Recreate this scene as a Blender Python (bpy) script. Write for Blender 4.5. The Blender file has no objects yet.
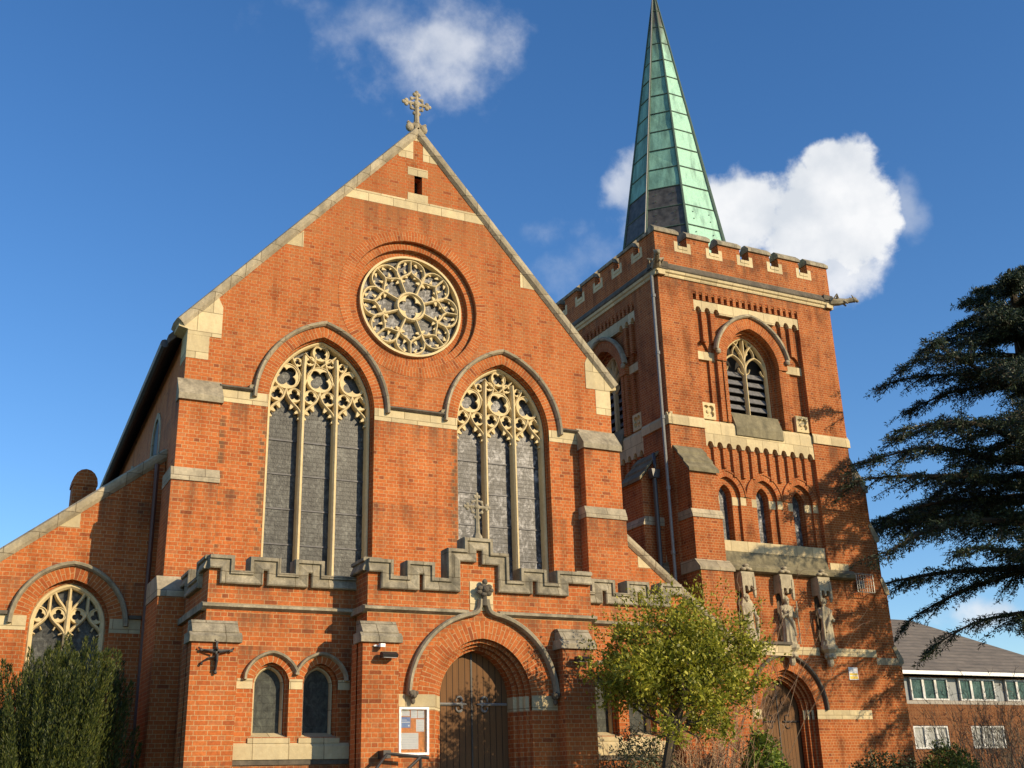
import bpy, bmesh, math, random
from math import sin, cos, pi, sqrt, atan2, radians as R
from mathutils import Vector, Matrix, noise as mnoise
from mathutils.geometry import tessellate_polygon
random.seed(7)
C = bpy.context.scene.collection
SC = bpy.context.scene

# ------------------------------------------------------------------ camera, sky, sun, exposure
cam = bpy.data.cameras.new('camera'); co = bpy.data.objects.new('camera', cam); C.objects.link(co)
cr = Vector((0.894975825816708, -0.4452615938928017, -0.027575064963532566))
cd = Vector((0.1296497392644666, 0.31874406711350284, -0.938931927664939))
cf = Vector((0.426859715026327, 0.8367462773648798, 0.34299628424176604))
m = Matrix((cr, -cd, -cf)).transposed().to_4x4(); m.translation = (0, 0, 1.6)
co.matrix_world = m
cam.sensor_width = 36; cam.lens = 1127.66 / 1024 * 36; cam.clip_end = 3000; cam.clip_start = .1
SC.camera = co

SUN_AZ, SUN_EL = 31, 21           # degrees right of the facade's outward normal, and above the horizon
sd = Vector((sin(R(SUN_AZ)) * cos(R(SUN_EL)), -cos(R(SUN_AZ)) * cos(R(SUN_EL)), sin(R(SUN_EL))))
sun = bpy.data.lights.new('sun', 'SUN'); so = bpy.data.objects.new('sun', sun); C.objects.link(so)
so.rotation_euler = sd.to_track_quat('Z', 'Y').to_euler(); so.location = sd * 60
sun.energy = 5.0; sun.angle = R(.55); sun.color = (1, .80, .52)
SC.view_settings.view_transform = 'Standard'; SC.view_settings.look = 'None'
SC.view_settings.exposure = 0.26; SC.view_settings.gamma = 1

W = bpy.data.worlds.new('World'); SC.world = W; W.use_nodes = True
wn, wl = W.node_tree.nodes, W.node_tree.links
wn.clear()
def wnode(t, **k):
    n = wn.new(t)
    for a, b in k.items(): setattr(n, a, b)
    return n
def wm(op, a, b=None, c=None, clamp=False):
    n = wn.new('ShaderNodeMath'); n.operation = op; n.use_clamp = clamp
    for i, v in enumerate((a, b, c)):
        if v is None: continue
        if isinstance(v, (int, float)): n.inputs[i].default_value = v
        else: wl.new(v, n.inputs[i])
    return n.outputs[0]
sky = wnode('ShaderNodeTexSky', sky_type='NISHITA'); sky.sun_disc = False
sky.sun_elevation = R(SUN_EL); sky.sun_rotation = atan2(sd.x, sd.y)
sky.air_density = 1.0; sky.dust_density = .1; sky.ozone_density = 3.0; sky.altitude = 50
tc = wnode('ShaderNodeTexCoord')
nz = wnode('ShaderNodeTexNoise'); nz.inputs['Scale'].default_value = 9; nz.inputs['Detail'].default_value = 9
nz.inputs['Roughness'].default_value = .58; wl.new(tc.outputs['Generated'], nz.inputs['Vector'])
nz2 = wnode('ShaderNodeTexNoise'); nz2.inputs['Scale'].default_value = 26; nz2.inputs['Detail'].default_value = 6
wl.new(tc.outputs['Generated'], nz2.inputs['Vector'])
nz3 = wnode('ShaderNodeTexNoise'); nz3.inputs['Scale'].default_value = 75; nz3.inputs['Detail'].default_value = 6; nz3.inputs['Roughness'].default_value = .62
wl.new(tc.outputs['Generated'], nz3.inputs['Vector'])
nzc = wm('ADD', wm('ADD', wm('SUBTRACT', nz.outputs[0], .5), wm('MULTIPLY', wm('SUBTRACT', nz2.outputs[0], .5), .42)), wm('MULTIPLY', wm('SUBTRACT', nz3.outputs[0], .5), .16))
total = None
# (direction, width, height, soft edge, strength, noise)
CL = [((.616, .638, .460), .070, .058, .30, 1.0, 1.8), ((.6187, .610, .4880), .038, .032, .3, 1.0, 1.8),
      ((.572, .672, .462), .075, .042, .40, 1.0, 1.9), ((.628, .648, .425), .050, .040, .6, .85, 2.2),
      ((.4957, .7163, .4911), .036, .050, .7, .62, 2.6), ((.530, .705, .470), .050, .035, .7, .6, 2.6),
      ((.3104, .740, .600), .090, .050, 1.3, .66, 3.0), ((.260, .7494, .620), .10, .040, 1.3, .42, 3.0),
      ((.4312, .7727, .4659), .045, .020, 1.2, .24, 4.0), ((.6724, .5877, .4501), .014, .032, 1.0, .36, 2.5),
      ((.7545, .6438, .1279), .045, .020, .8, .75, 2.5), ((.46, .75, .43), .05, .03, 1.3, .2, 4.0)]
for d, sx, sz, soft, st, na in CL:
    d = Vector(d).normalized(); rt = Vector((d.y, -d.x, 0)).normalized(); up = rt.cross(d)
    def dotn(v, s):
        n = wn.new('ShaderNodeVectorMath'); n.operation = 'DOT_PRODUCT'; wl.new(tc.outputs['Generated'], n.inputs[0])
        n.inputs[1].default_value = v; return wm('MULTIPLY', wm('SUBTRACT', n.outputs['Value'], 0.0), 1 / s)
    u = dotn(rt, sx); v = dotn(up, sz)
    r = wm('SQRT', wm('ADD', wm('POWER', u, 2), wm('POWER', v, 2)))
    e = wm('ADD', wm('SUBTRACT', 1.0, r), wm('MULTIPLY', nzc, na))
    ms = wn.new('ShaderNodeMapRange'); ms.interpolation_type = 'SMOOTHSTEP'
    wl.new(e, ms.inputs[0]); ms.inputs[1].default_value = 0; ms.inputs[2].default_value = soft
    ms.inputs[3].default_value = 0; ms.inputs[4].default_value = st
    total = ms.outputs[0] if total is None else wm('MAXIMUM', total, ms.outputs[0])
fr = wn.new('ShaderNodeVectorMath'); fr.operation = 'DOT_PRODUCT'; wl.new(tc.outputs['Generated'], fr.inputs[0])
fr.inputs[1].default_value = tuple(cf); total = wm('MULTIPLY', total, wm('GREATER_THAN', fr.outputs['Value'], .3))
hs = wnode('ShaderNodeHueSaturation'); hs.inputs['Saturation'].default_value = 1.22; hs.inputs['Hue'].default_value = .506; hs.inputs['Value'].default_value = 1.0
wl.new(sky.outputs[0], hs.inputs['Color'])
cl = wnode('ShaderNodeMix', data_type='RGBA')
shd = wn.new('ShaderNodeMapRange'); wl.new(wm('ADD', nz2.outputs[0], wm('MULTIPLY', nz.outputs[0], .6)), shd.inputs[0]); shd.inputs[1].default_value = .62; shd.inputs[2].default_value = 1.0
wl.new(shd.outputs[0], cl.inputs[0]); cl.inputs[6].default_value = (3.9, 4.15, 4.5, 1); cl.inputs[7].default_value = (5.3, 5.35, 5.45, 1)
mx = wnode('ShaderNodeMix', data_type='RGBA'); wl.new(total, mx.inputs[0]); wl.new(hs.outputs[0], mx.inputs[6]); wl.new(cl.outputs[2], mx.inputs[7])
bg = wnode('ShaderNodeBackground'); bg.inputs[1].default_value = .15; wl.new(mx.outputs[2], bg.inputs[0])
wo = wnode('ShaderNodeOutputWorld'); wl.new(bg.outputs[0], wo.inputs[0])

# ------------------------------------------------------------------ materials
def new_mat(name):
    m = bpy.data.materials.new(name); m.use_nodes = True
    N, L = m.node_tree.nodes, m.node_tree.links
    return m, N, L, N['Principled BSDF']
class G:                                   # tiny node helper
    def __init__(s, m): s.N, s.L = m.node_tree.nodes, m.node_tree.links
    def n(s, t, **k):
        n = s.N.new(t)
        for a, b in k.items(): setattr(n, a, b)
        return n
    def math(s, op, a, b=None, clamp=False):
        n = s.N.new('ShaderNodeMath'); n.operation = op; n.use_clamp = clamp
        for i, v in enumerate((a, b)):
            if v is None: continue
            if isinstance(v, (int, float)): n.inputs[i].default_value = v
            else: s.L.new(v, n.inputs[i])
        return n.outputs[0]
    def noise(s, vec, scale, detail=4, rough=.55, dist=0):
        n = s.n('ShaderNodeTexNoise'); n.inputs['Scale'].default_value = scale; n.inputs['Detail'].default_value = detail
        n.inputs['Roughness'].default_value = rough; n.inputs['Distortion'].default_value = dist
        if vec is not None: s.L.new(vec, n.inputs['Vector'])
        return n.outputs[0]
    def ramp(s, fac, stops):
        n = s.n('ShaderNodeValToRGB'); e = n.color_ramp.elements
        while len(e) < len(stops): e.new(.5)
        for i, (p, c) in enumerate(stops):
            e[i].position = p; e[i].color = (*c, 1) if len(c) == 3 else c
        s.L.new(fac, n.inputs[0]); return n.outputs[0]
    def mix(s, fac, a, b, blend='MIX'):
        n = s.n('ShaderNodeMix', data_type='RGBA', blend_type=blend)
        for i, v in ((0, fac), (6, a), (7, b)):
            if isinstance(v, (int, float)): n.inputs[i].default_value = v
            elif isinstance(v, tuple): n.inputs[i].default_value = (*v, 1)
            else: s.L.new(v, n.inputs[i])
        return n.outputs[2]
    def mapping(s, vec, scale):
        n = s.n('ShaderNodeMapping'); n.inputs['Scale'].default_value = scale; s.L.new(vec, n.inputs[0]); return n.outputs[0]
    def pos(s): return s.n('ShaderNodeNewGeometry').outputs['Position']
    def bump(s, h, strength, dist, bsdf):
        n = s.n('ShaderNodeBump'); n.inputs['Strength'].default_value = strength; n.inputs['Distance'].default_value = dist
        s.L.new(h, n.inputs['Height']); s.L.new(n.outputs[0], bsdf.inputs['Normal'])

def brick_mat(name, uv=False, tint=1.0, weather=False, soot=.5, ledges=()):
    m, N, L, P = new_mat(name); g = G(m)
    geo = g.n('ShaderNodeNewGeometry'); spz = g.n('ShaderNodeSeparateXYZ'); L.new(geo.outputs['Position'], spz.inputs[0])
    if uv:
        vec = g.n('ShaderNodeTexCoord').outputs['UV']
    else:
        sp = g.n('ShaderNodeSeparateXYZ'); L.new(geo.outputs['Position'], sp.inputs[0])
        sn = g.n('ShaderNodeSeparateXYZ'); L.new(geo.outputs['True Normal'], sn.inputs[0])
        k = g.math('GREATER_THAN', g.math('ABSOLUTE', sn.outputs[1]), .6)
        u = g.math('ADD', g.math('MULTIPLY', sp.outputs[0], k), g.math('MULTIPLY', sp.outputs[1], g.math('SUBTRACT', 1.0, k)))
        cb = g.n('ShaderNodeCombineXYZ'); L.new(u, cb.inputs[0]); L.new(sp.outputs[2], cb.inputs[1]); vec = cb.outputs[0]
    b = g.n('ShaderNodeTexBrick'); L.new(vec, b.inputs['Vector'])
    b.inputs['Scale'].default_value = 1; b.inputs['Color1'].default_value = (0, 0, 0, 1); b.inputs['Color2'].default_value = (1, 1, 1, 1)
    b.inputs['Mortar'].default_value = (.5, .5, .5, 1)
    b.inputs['Mortar Size'].default_value = .0058; b.inputs['Mortar Smooth'].default_value = .15
    b.inputs['Brick Width'].default_value = .215; b.inputs['Row Height'].default_value = .0740
    b.squash = .5; b.squash_frequency = 2
    if uv:
        b.inputs['Brick Width'].default_value = .23; b.squash = 1; b.inputs['Row Height'].default_value = .064; b.offset = .5
    t = tint
    col = g.ramp(b.outputs['Color'], [(0, (.25*t, .072*t, .028*t)), (.05, (.40*t, .105*t, .030*t)), (.5, (.455*t, .127*t, .033*t)),
                                      (.85, (.49*t, .148*t, .041*t)), (1, (.41*t, .138*t, .050*t))])
    n1 = g.noise(geo.outputs['Position'], 1.1, 5, .6)
    n2 = g.noise(g.mapping(geo.outputs['Position'], (3.2, 3.2, .45)), 1.0, 5, .6)
    n3 = g.noise(geo.outputs['Position'], 26, 3)
    v = g.math('MULTIPLY', n1, n2)
    col = g.mix(1.0, col, g.ramp(n3, [(.3, (.80, .80, .80)), (.7, (1.12, 1.12, 1.12))]), 'MULTIPLY')
    mort = g.ramp(n3, [(.3, (.38, .22, .10)), (.7, (.50, .32, .16))])
    col = g.mix(b.outputs['Fac'], col, mort)
    col = g.mix(1.0, col, g.ramp(v, [(.12, (1-soot*.85, 1-soot*.9, 1-soot*.92)), (.235, (.94, .93, .92)), (.30, (1.0, 1.0, 1.0)), (.42, (1.10, 1.12, 1.12))]), 'MULTIPLY')
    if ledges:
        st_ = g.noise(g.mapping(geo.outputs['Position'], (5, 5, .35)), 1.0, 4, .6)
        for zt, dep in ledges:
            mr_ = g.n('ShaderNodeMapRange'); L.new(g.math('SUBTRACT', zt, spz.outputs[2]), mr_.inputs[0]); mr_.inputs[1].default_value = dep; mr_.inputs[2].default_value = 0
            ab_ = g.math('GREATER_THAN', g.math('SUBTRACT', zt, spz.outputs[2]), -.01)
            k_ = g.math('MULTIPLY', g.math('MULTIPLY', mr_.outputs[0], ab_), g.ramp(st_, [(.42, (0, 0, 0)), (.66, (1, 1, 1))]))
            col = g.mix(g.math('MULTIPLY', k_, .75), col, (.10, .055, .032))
    if weather:            # century-old weathering: brown patches high on the gable, soot round the rose and down the quoins
        def band(v_, lo, hi, soft):
            a_ = g.n('ShaderNodeMapRange'); L.new(v_, a_.inputs[0]); a_.inputs[1].default_value = lo-soft; a_.inputs[2].default_value = lo+soft
            c_ = g.n('ShaderNodeMapRange'); L.new(v_, c_.inputs[0]); c_.inputs[1].default_value = hi+soft; c_.inputs[2].default_value = hi-soft
            return g.math('MULTIPLY', a_.outputs[0], c_.outputs[0])
        dx_ = g.math('SUBTRACT', sp.outputs[0], 8.32); dz_ = g.math('SUBTRACT', sp.outputs[2], 11.55)
        rr = g.math('SQRT', g.math('ADD', g.math('MULTIPLY', dx_, dx_), g.math('MULTIPLY', dz_, dz_)))
        ringm = g.math('MULTIPLY', band(rr, 1.1, 1.62, .14), g.ramp(n2, [(.35, (0, 0, 0)), (.6, (1, 1, 1))]))
        up_ = g.n('ShaderNodeMapRange'); L.new(sp.outputs[2], up_.inputs[0]); up_.inputs[1].default_value = 8.5; up_.inputs[2].default_value = 14
        patch = g.math('MULTIPLY', up_.outputs[0], g.ramp(g.math('ADD', g.math('MULTIPLY', b.outputs['Color'], .28), g.math('MULTIPLY', n1, .8)), [(.42, (0, 0, 0)), (.62, (1, 1, 1))]))
        col = g.mix(g.math('MULTIPLY', patch, .62), col, (.26, .105, .038))
        col = g.mix(g.math('MULTIPLY', ringm, .70), col, (.15, .075, .04))
        q_ = g.math('ADD', band(sp.outputs[0], 4.30, 4.44, .03), g.math('ADD', band(sp.outputs[0], 5.10, 5.25, .04), band(sp.outputs[0], 9.17, 9.30, .04)))
        q_ = g.math('MULTIPLY', g.math('MULTIPLY', q_, band(sp.outputs[2], 5.0, 8.7, .2)), g.ramp(b.outputs['Color'], [(.25, (.85, .85, .85)), (.6, (0, 0, 0))]))
        col = g.mix(q_, col, (.13, .075, .04))
    L.new(col, P.inputs['Base Color']); P.inputs['Roughness'].default_value = .88; P.inputs['Specular IOR Level'].default_value = .2
    h = g.math('ADD', g.math('MULTIPLY', b.outputs['Fac'], -1.0), g.math('MULTIPLY', n3, .6))
    g.bump(h, .6, .006, P)
    return m
def stone_mat(name, c1, c2, dark, amount=.5, sc=1.0, joints=False):
    m, N, L, P = new_mat(name); g = G(m); p = g.pos()
    n1 = g.noise(p, 2.2*sc, 6, .65); n2 = g.noise(p, 14*sc, 5, .6); n3 = g.noise(g.mapping(p, (4, 4, .7)), 1.3, 5, .65)
    col = g.mix(g.ramp(n2, [(.3, (0, 0, 0)), (.7, (1, 1, 1))]), c1, c2)
    k = g.math('MULTIPLY', g.ramp(g.math('ADD', g.math('MULTIPLY', n1, .5), g.math('MULTIPLY', n3, .5)), [(.5-.2*amount-.06, (0, 0, 0)), (.62, (1, 1, 1))]), amount)
    col = g.mix(k, col, dark)
    if joints:
        sp = g.n('ShaderNodeSeparateXYZ'); L.new(p, sp.inputs[0]); cb = g.n('ShaderNodeCombineXYZ')
        sn = g.n('ShaderNodeSeparateXYZ'); L.new(g.n('ShaderNodeNewGeometry').outputs['True Normal'], sn.inputs[0]); k_ = g.math('LESS_THAN', g.math('ABSOLUTE', sn.outputs[0]), .7)
        L.new(g.math('ADD', g.math('MULTIPLY', sp.outputs[0], k_), g.math('MULTIPLY', sp.outputs[1], g.math('SUBTRACT', 1.0, k_))), cb.inputs[0]); L.new(sp.outputs[2], cb.inputs[1])
        b = g.n('ShaderNodeTexBrick'); L.new(cb.outputs[0], b.inputs['Vector']); b.inputs['Scale'].default_value = 1
        b.inputs['Brick Width'].default_value = .58; b.inputs['Row Height'].default_value = .43; b.inputs['Mortar Size'].default_value = .007
        b.inputs['Color1'].default_value = (.78, .78, .78, 1); b.inputs['Color2'].default_value = (1.12, 1.12, 1.12, 1); b.inputs['Mortar'].default_value = (.45, .42, .38, 1)
        col = g.mix(1.0, col, b.outputs['Color'], 'MULTIPLY')
    L.new(col, P.inputs['Base Color']); P.inputs['Roughness'].default_value = .9; P.inputs['Specular IOR Level'].default_value = .2
    g.bump(g.math('ADD', n2, n1), .5, .012, P)
    return m
def plain(name, c, rough=.6, metal=0, nz=.12, sc=20):
    m, N, L, P = new_mat(name); g = G(m); n = g.noise(g.pos(), sc, 4)
    col = g.mix(1.0, c, g.ramp(n, [(.25, (1-nz*2,)*3), (.75, (1+nz*2,)*3)]), 'MULTIPLY')
    L.new(col, P.inputs['Base Color']); P.inputs['Roughness'].default_value = rough; P.inputs['Metallic'].default_value = metal
    return m
def leaded(name, base, bright, k, sx=.09, rough=.38):
    m, N, L, P = new_mat(name); g = G(m); p = g.pos()
    n1 = g.noise(g.mapping(p, (9, 9, 6)), 1, 6, .72, 1.0); n2 = g.noise(p, 30, 3, .6); n3 = g.noise(g.mapping(p, (3, 3, 1.6)), 1.0, 3)
    b = g.n('ShaderNodeTexBrick')
    sp = g.n('ShaderNodeSeparateXYZ'); L.new(p, sp.inputs[0]); cb = g.n('ShaderNodeCombineXYZ')
    L.new(g.math('ADD', sp.outputs[0], sp.outputs[1]), cb.inputs[0]); L.new(sp.outputs[2], cb.inputs[1]); L.new(cb.outputs[0], b.inputs['Vector'])
    b.inputs['Scale'].default_value = 1; b.inputs['Brick Width'].default_value = sx*1.6; b.inputs['Row Height'].default_value = sx
    b.inputs['Mortar Size'].default_value = .006; b.inputs['Color1'].default_value = (.7, .7, .7, 1); b.inputs['Color2'].default_value = (1.3, 1.3, 1.3, 1); b.inputs['Mortar'].default_value = (.4, .4, .4, 1)
    v = g.math('ADD', g.math('MULTIPLY', n1, .75), g.math('MULTIPLY', n3, .25))
    col = g.ramp(v, [(.36, tuple(x*.6 for x in base)), (.50, tuple(x*1.6 for x in base)), (k, bright), (min(k+.12, 1), tuple(min(x*1.5, .9) for x in bright))])
    col = g.mix(.32, col, b.outputs['Color'], 'MULTIPLY')
    L.new(col, P.inputs['Base Color']); P.inputs['Roughness'].default_value = rough; P.inputs['Specular IOR Level'].default_value = .25
    g.bump(g.math('ADD', g.math('MULTIPLY', n2, .5), b.outputs['Fac']), .55, .01, P)
    return m
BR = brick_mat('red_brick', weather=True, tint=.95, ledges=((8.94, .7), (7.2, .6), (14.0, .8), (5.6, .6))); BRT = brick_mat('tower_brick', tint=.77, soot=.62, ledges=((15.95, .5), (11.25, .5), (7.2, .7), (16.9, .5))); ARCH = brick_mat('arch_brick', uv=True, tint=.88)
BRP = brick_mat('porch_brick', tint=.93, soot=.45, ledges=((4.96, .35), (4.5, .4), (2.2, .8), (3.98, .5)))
CREAM = stone_mat('cream_stone', (.62, .52, .31), (.53, .43, .25), (.27, .23, .16), .40, 1.0, joints=True)
TRAC = stone_mat('tracery_stone', (.68, .56, .32), (.58, .46, .25), (.32, .26, .16), .28)
GREY = stone_mat('weathered_stone', (.54, .47, .33), (.36, .31, .22), (.10, .09, .065), .80, 1.6)
DARK = stone_mat('sooty_moulding', (.20, .17, .125), (.13, .11, .085), (.045, .042, .036), .8)
COPE = stone_mat('coping_stone', (.56, .48, .33), (.42, .36, .25), (.13, .115, .085), .66, 1.4, joints=True)
MOSSY = stone_mat('mossy_stone', (.33, .29, .18), (.24, .21, .13), (.07, .065, .045), .8, 1.8)
COPE2 = stone_mat('battlement_stone', (.56, .49, .35), (.38, .33, .23), (.085, .078, .06), .85, 2.2, joints=True)
STAT = stone_mat('statue_stone', (.56, .49, .34), (.44, .38, .26), (.10, .09, .07), .6, 2.5)
GLASS = leaded('leaded_glass', (.028, .029, .027), (.12, .125, .115), .64)
GLASS2 = leaded('painted_glint_leaded_glass', (.032, .033, .036), (.30, .30, .31), .64, rough=.42)  # pale noise patches in the base colour stand for glints
GLASS3 = leaded('dark_lancet_glass', (.025, .028, .024), (.09, .10, .08), .68, .12, rough=.6)
IRON = plain('black_iron', (.035, .032, .03), .5, .3)
LEAD = plain('dark_lead', (.07, .07, .075), .55, .4, .2, 9)
PIPE = plain('painted_pipe', (.20, .20, .19), .35, 0)
WHITE = plain('white_paint', (.80, .80, .80), .45)
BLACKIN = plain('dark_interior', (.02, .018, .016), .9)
LOUV = plain('slate_louvre', (.13, .13, .135), .6, 0, .2, 12)

def spire_mat(name, c1, c2, lo):
    m, N, L, P = new_mat(name); g = G(m); p = g.pos()
    sp = g.n('ShaderNodeSeparateXYZ'); L.new(p, sp.inputs[0])
    n1 = g.noise(g.mapping(p, (3, 3, .5)), 1.4, 5, .65); n2 = g.noise(p, 18, 4)
    col = g.mix(g.ramp(n2, [(.3, (0, 0, 0)), (.75, (1, 1, 1))]), c1, c2)
    col = g.mix(g.ramp(n1, [(lo, (0, 0, 0)), (lo+.22, (.85, .85, .85))]), col, (.085, .18, .14))
    # patina has not formed near the tip
    k = g.ramp(g.math('ADD', sp.outputs[2], g.math('MULTIPLY', n1, 1.2)), [(0, (0, 0, 0)), (1, (0, 0, 0))])
    mr = g.n('ShaderNodeMapRange'); L.new(g.math('ADD', sp.outputs[2], g.math('MULTIPLY', n1, 1.6)), mr.inputs[0]); mr.inputs[1].default_value = 27.4; mr.inputs[2].default_value = 28.8
    col = g.mix(mr.outputs[0], col, (.07, .07, .055))
    L.new(col, P.inputs['Base Color']); P.inputs['Roughness'].default_value = .65
    g.bump(n2, .3, .01, P); return m
COPPER = spire_mat('verdigris_copper', (.25, .50, .38), (.36, .62, .48), .50); COPPER2 = spire_mat('shaded_streaked_copper', (.17, .36, .28), (.24, .46, .36), .38); NEWLEAD = plain('bare_lead_panel', (.075, .07, .065), .6, .2, .3, 5)  # second copper: streaks, plus shade of the sunless faces put into its colour
def wood_mat():
    m, N, L, P = new_mat('oak_planks'); g = G(m); p = g.pos()
    sp = g.n('ShaderNodeSeparateXYZ'); L.new(p, sp.inputs[0])
    n = g.noise(g.mapping(p, (26, 26, 1.6)), 1, 5, .6); n2 = g.noise(p, 2.5, 3)
    s = g.math('FRACT', g.math('MULTIPLY', sp.outputs[0], 8.6))
    gap = g.math('LESS_THAN', s, .09)
    wn_ = g.n('ShaderNodeTexWhiteNoise'); wn_.noise_dimensions = '1D'; L.new(g.math('FLOOR', g.math('MULTIPLY', sp.outputs[0], 8.6)), wn_.inputs['W'])
    col = g.mix(n, (.085, .042, .018), (.20, .10, .04)); col = g.mix(g.math('MULTIPLY', wn_.outputs[0], .5), col, (.13, .07, .03))
    mr = g.n('ShaderNodeMapRange'); L.new(g.math('ADD', sp.outputs[2], g.math('MULTIPLY', n2, .8)), mr.inputs[0]); mr.inputs[1].default_value = 3.0; mr.inputs[2].default_value = 1.6
    col = g.mix(g.math('MULTIPLY', mr.outputs[0], .6), col, (.055, .047, .038))
    col = g.mix(gap, col, (.012, .010, .008))
    L.new(col, P.inputs['Base Color']); P.inputs['Roughness'].default_value = .75; P.inputs['Specular IOR Level'].default_value = .2
    g.bump(g.math('SUBTRACT', n, gap), .5, .008, P); return m
WOOD = wood_mat()
def leaf_mat(name, a, b, c, trans=.25):
    m, N, L, P = new_mat(name); g = G(m)
    geo = g.n('ShaderNodeNewGeometry'); n = g.noise(geo.outputs['Position'], 2.0, 3)
    col = g.ramp(geo.outputs['Random Per Island'], [(0, a), (.55, b), (1, c)])
    col = g.mix(1.0, col, g.ramp(n, [(.3, (.72, .75, .72)), (.7, (1.25, 1.2, 1.15))]), 'MULTIPLY')
    L.new(col, P.inputs['Base Color']); P.inputs['Roughness'].default_value = .5; P.inputs['Specular IOR Level'].default_value = .35
    tr = g.n('ShaderNodeBsdfTranslucent'); L.new(col, tr.inputs[0]); ms = g.n('ShaderNodeMixShader'); ms.inputs[0].default_value = trans
    L.new(P.outputs[0], ms.inputs[1]); L.new(tr.outputs[0], ms.inputs[2])
    out = [n for n in N if n.type == 'OUTPUT_MATERIAL'][0]; L.new(ms.outputs[0], out.inputs[0])
    return m

# ------------------------------------------------------------------ mesh helpers
class B:
    def __init__(s): s.bm = bmesh.new(); s.uv = s.bm.loops.layers.uv.new('UVMap')
    def face(s, vs):
        try: return s.bm.faces.new(vs)
        except ValueError: return None
    def box(s, x0, x1, y0, y1, z0, z1, top=0, bot=0):
        v = [s.bm.verts.new(p) for p in ((x0, y0, z0), (x1, y0, z0), (x1, y1, z0), (x0, y1, z0), (x0+top, y0+top, z1), (x1-top, y0+top, z1), (x1-top, y1-top, z1), (x0+top, y1-top, z1))]
        for f in ((3, 2, 1, 0), (4, 5, 6, 7), (0, 1, 5, 4), (1, 2, 6, 5), (2, 3, 7, 6), (3, 0, 4, 7)): s.face([v[i] for i in f])
        return s
    def prism(s, outer, y0, y1, holes=(), ax='y'):
        """2-D outline (x,z) run from y0 to y1; with ax='x' the outline is (y,z) run along x; ax='z' (x,y) run up"""
        def P(p, t): return (p[0], t, p[1]) if ax == 'y' else ((t, p[0], p[1]) if ax == 'x' else (p[0], p[1], t))
        def area(l): return sum(l[i][0]*l[(i+1) % len(l)][1]-l[(i+1) % len(l)][0]*l[i][1] for i in range(len(l)))
        loops = [list(outer)] + [list(h) for h in holes]
        if area(loops[0]) < 0: loops[0].reverse()
        for l in loops[1:]:
            if area(l) > 0: l.reverse()
        flat = [p for l in loops for p in l]
        tris = tessellate_polygon([[Vector((p[0], p[1], 0)) for p in l] for l in loops])
        a = [s.bm.verts.new(P(p, y0)) for p in flat]; b = [s.bm.verts.new(P(p, y1)) for p in flat]
        fl = ax == 'y'
        for t in tris:
            s.face([a[i] for i in t]); s.face([b[i] for i in reversed(t)])
        o = 0
        for l in loops:
            n = len(l)
            for i in range(n):
                j = (i+1) % n; s.face([a[o+i], a[o+j], b[o+j], b[o+i]])
            o += n
        return s
    def sweep(s, path, prof, closed=False, caps=True):
        """mitred sweep in the x-z plane: prof = [(offset to the left of the path, y)], uv = (offset, length)"""
        n = len(path); rows = []; ln = 0; lens = []
        for i, (x, z) in enumerate(path):
            p = path[i-1] if (i > 0 or closed) else None; q = path[(i+1) % n] if (i < n-1 or closed) else None
            d = []
            if p: d.append(Vector((x-p[0], z-p[1])).normalized())
            if q: d.append(Vector((q[0]-x, q[1]-z)).normalized())
            if len(d) == 2:
                n0 = Vector((-d[0].y, d[0].x)); n1 = Vector((-d[1].y, d[1].x)); k = n0+n1
                nn = k/max(.25, k.dot(n0)) if k.length > 1e-6 else n0
            else: nn = Vector((-d[0].y, d[0].x))
            if i: ln += sqrt((x-path[i-1][0])**2+(z-path[i-1][1])**2)
            lens.append(ln); rows.append([s.bm.verts.new((x+nn.x*t, y, z+nn.y*t)) for t, y in prof])
        m = len(prof)
        for i in range(n if closed else n-1):
            j = (i+1) % n; l0 = lens[i]; l1 = lens[j] if j else ln+sqrt((path[0][0]-path[-1][0])**2+(path[0][1]-path[-1][1])**2)
            for a in range(m):
                b = (a+1) % m; f = s.face([rows[i][a], rows[j][a], rows[j][b], rows[i][b]])
                if f:
                    same = abs(prof[a][0]-prof[b][0]) < 1e-6
                    ua = prof[a][0] if not same else prof[a][1]; ub = prof[b][0] if not same else prof[b][1]
                    for lp, uvv in zip(f.loops, ((ua, l0), (ua, l1), (ub, l1), (ub, l0))): lp[s.uv].uv = uvv
        if caps and not closed:
            s.face(list(reversed(rows[0]))); s.face(rows[-1])
        return s
    def tube(s, pts, rad, n=8, caps=True):
        rings = []; pts = [Vector(p) for p in pts]
        if not hasattr(rad, '__len__'): rad = [rad]*len(pts)
        up0 = Vector((0, 0, 1))
        for i, p in enumerate(pts):
            d = ((pts[i+1] if i < len(pts)-1 else p)-(pts[i-1] if i else p)).normalized()
            u = d.cross(up0 if abs(d.z) < .95 else Vector((1, 0, 0))).normalized(); v = d.cross(u)
            rings.append([s.bm.verts.new(p+(u*cos(2*pi*k/n)+v*sin(2*pi*k/n))*rad[i]) for k in range(n)])
        for a, b in zip(rings, rings[1:]):
            for k in range(n): s.face([a[k], a[(k+1) % n], b[(k+1) % n], b[k]])
        if caps: s.face(list(reversed(rings[0]))); s.face(rings[-1])
        return s
    def lathe(s, c, prof, n=16):
        rings = [[s.bm.verts.new((c[0]+r*cos(2*pi*k/n), c[1]+r*sin(2*pi*k/n), c[2]+z)) for k in range(n)] for r, z in prof]
        for a, b in zip(rings, rings[1:]):
            for k in range(n): s.face([a[k], a[(k+1) % n], b[(k+1) % n], b[k]])
        s.face(list(reversed(rings[0]))); s.face(rings[-1]); return s
    def ball(s, c, r, sc=(1, 1, 1)):
        M = Matrix.Translation(c) @ Matrix.Diagonal((r*sc[0], r*sc[1], r*sc[2], 1))
        bmesh.ops.create_icosphere(s.bm, subdivisions=2, radius=1, matrix=M); return s
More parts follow.
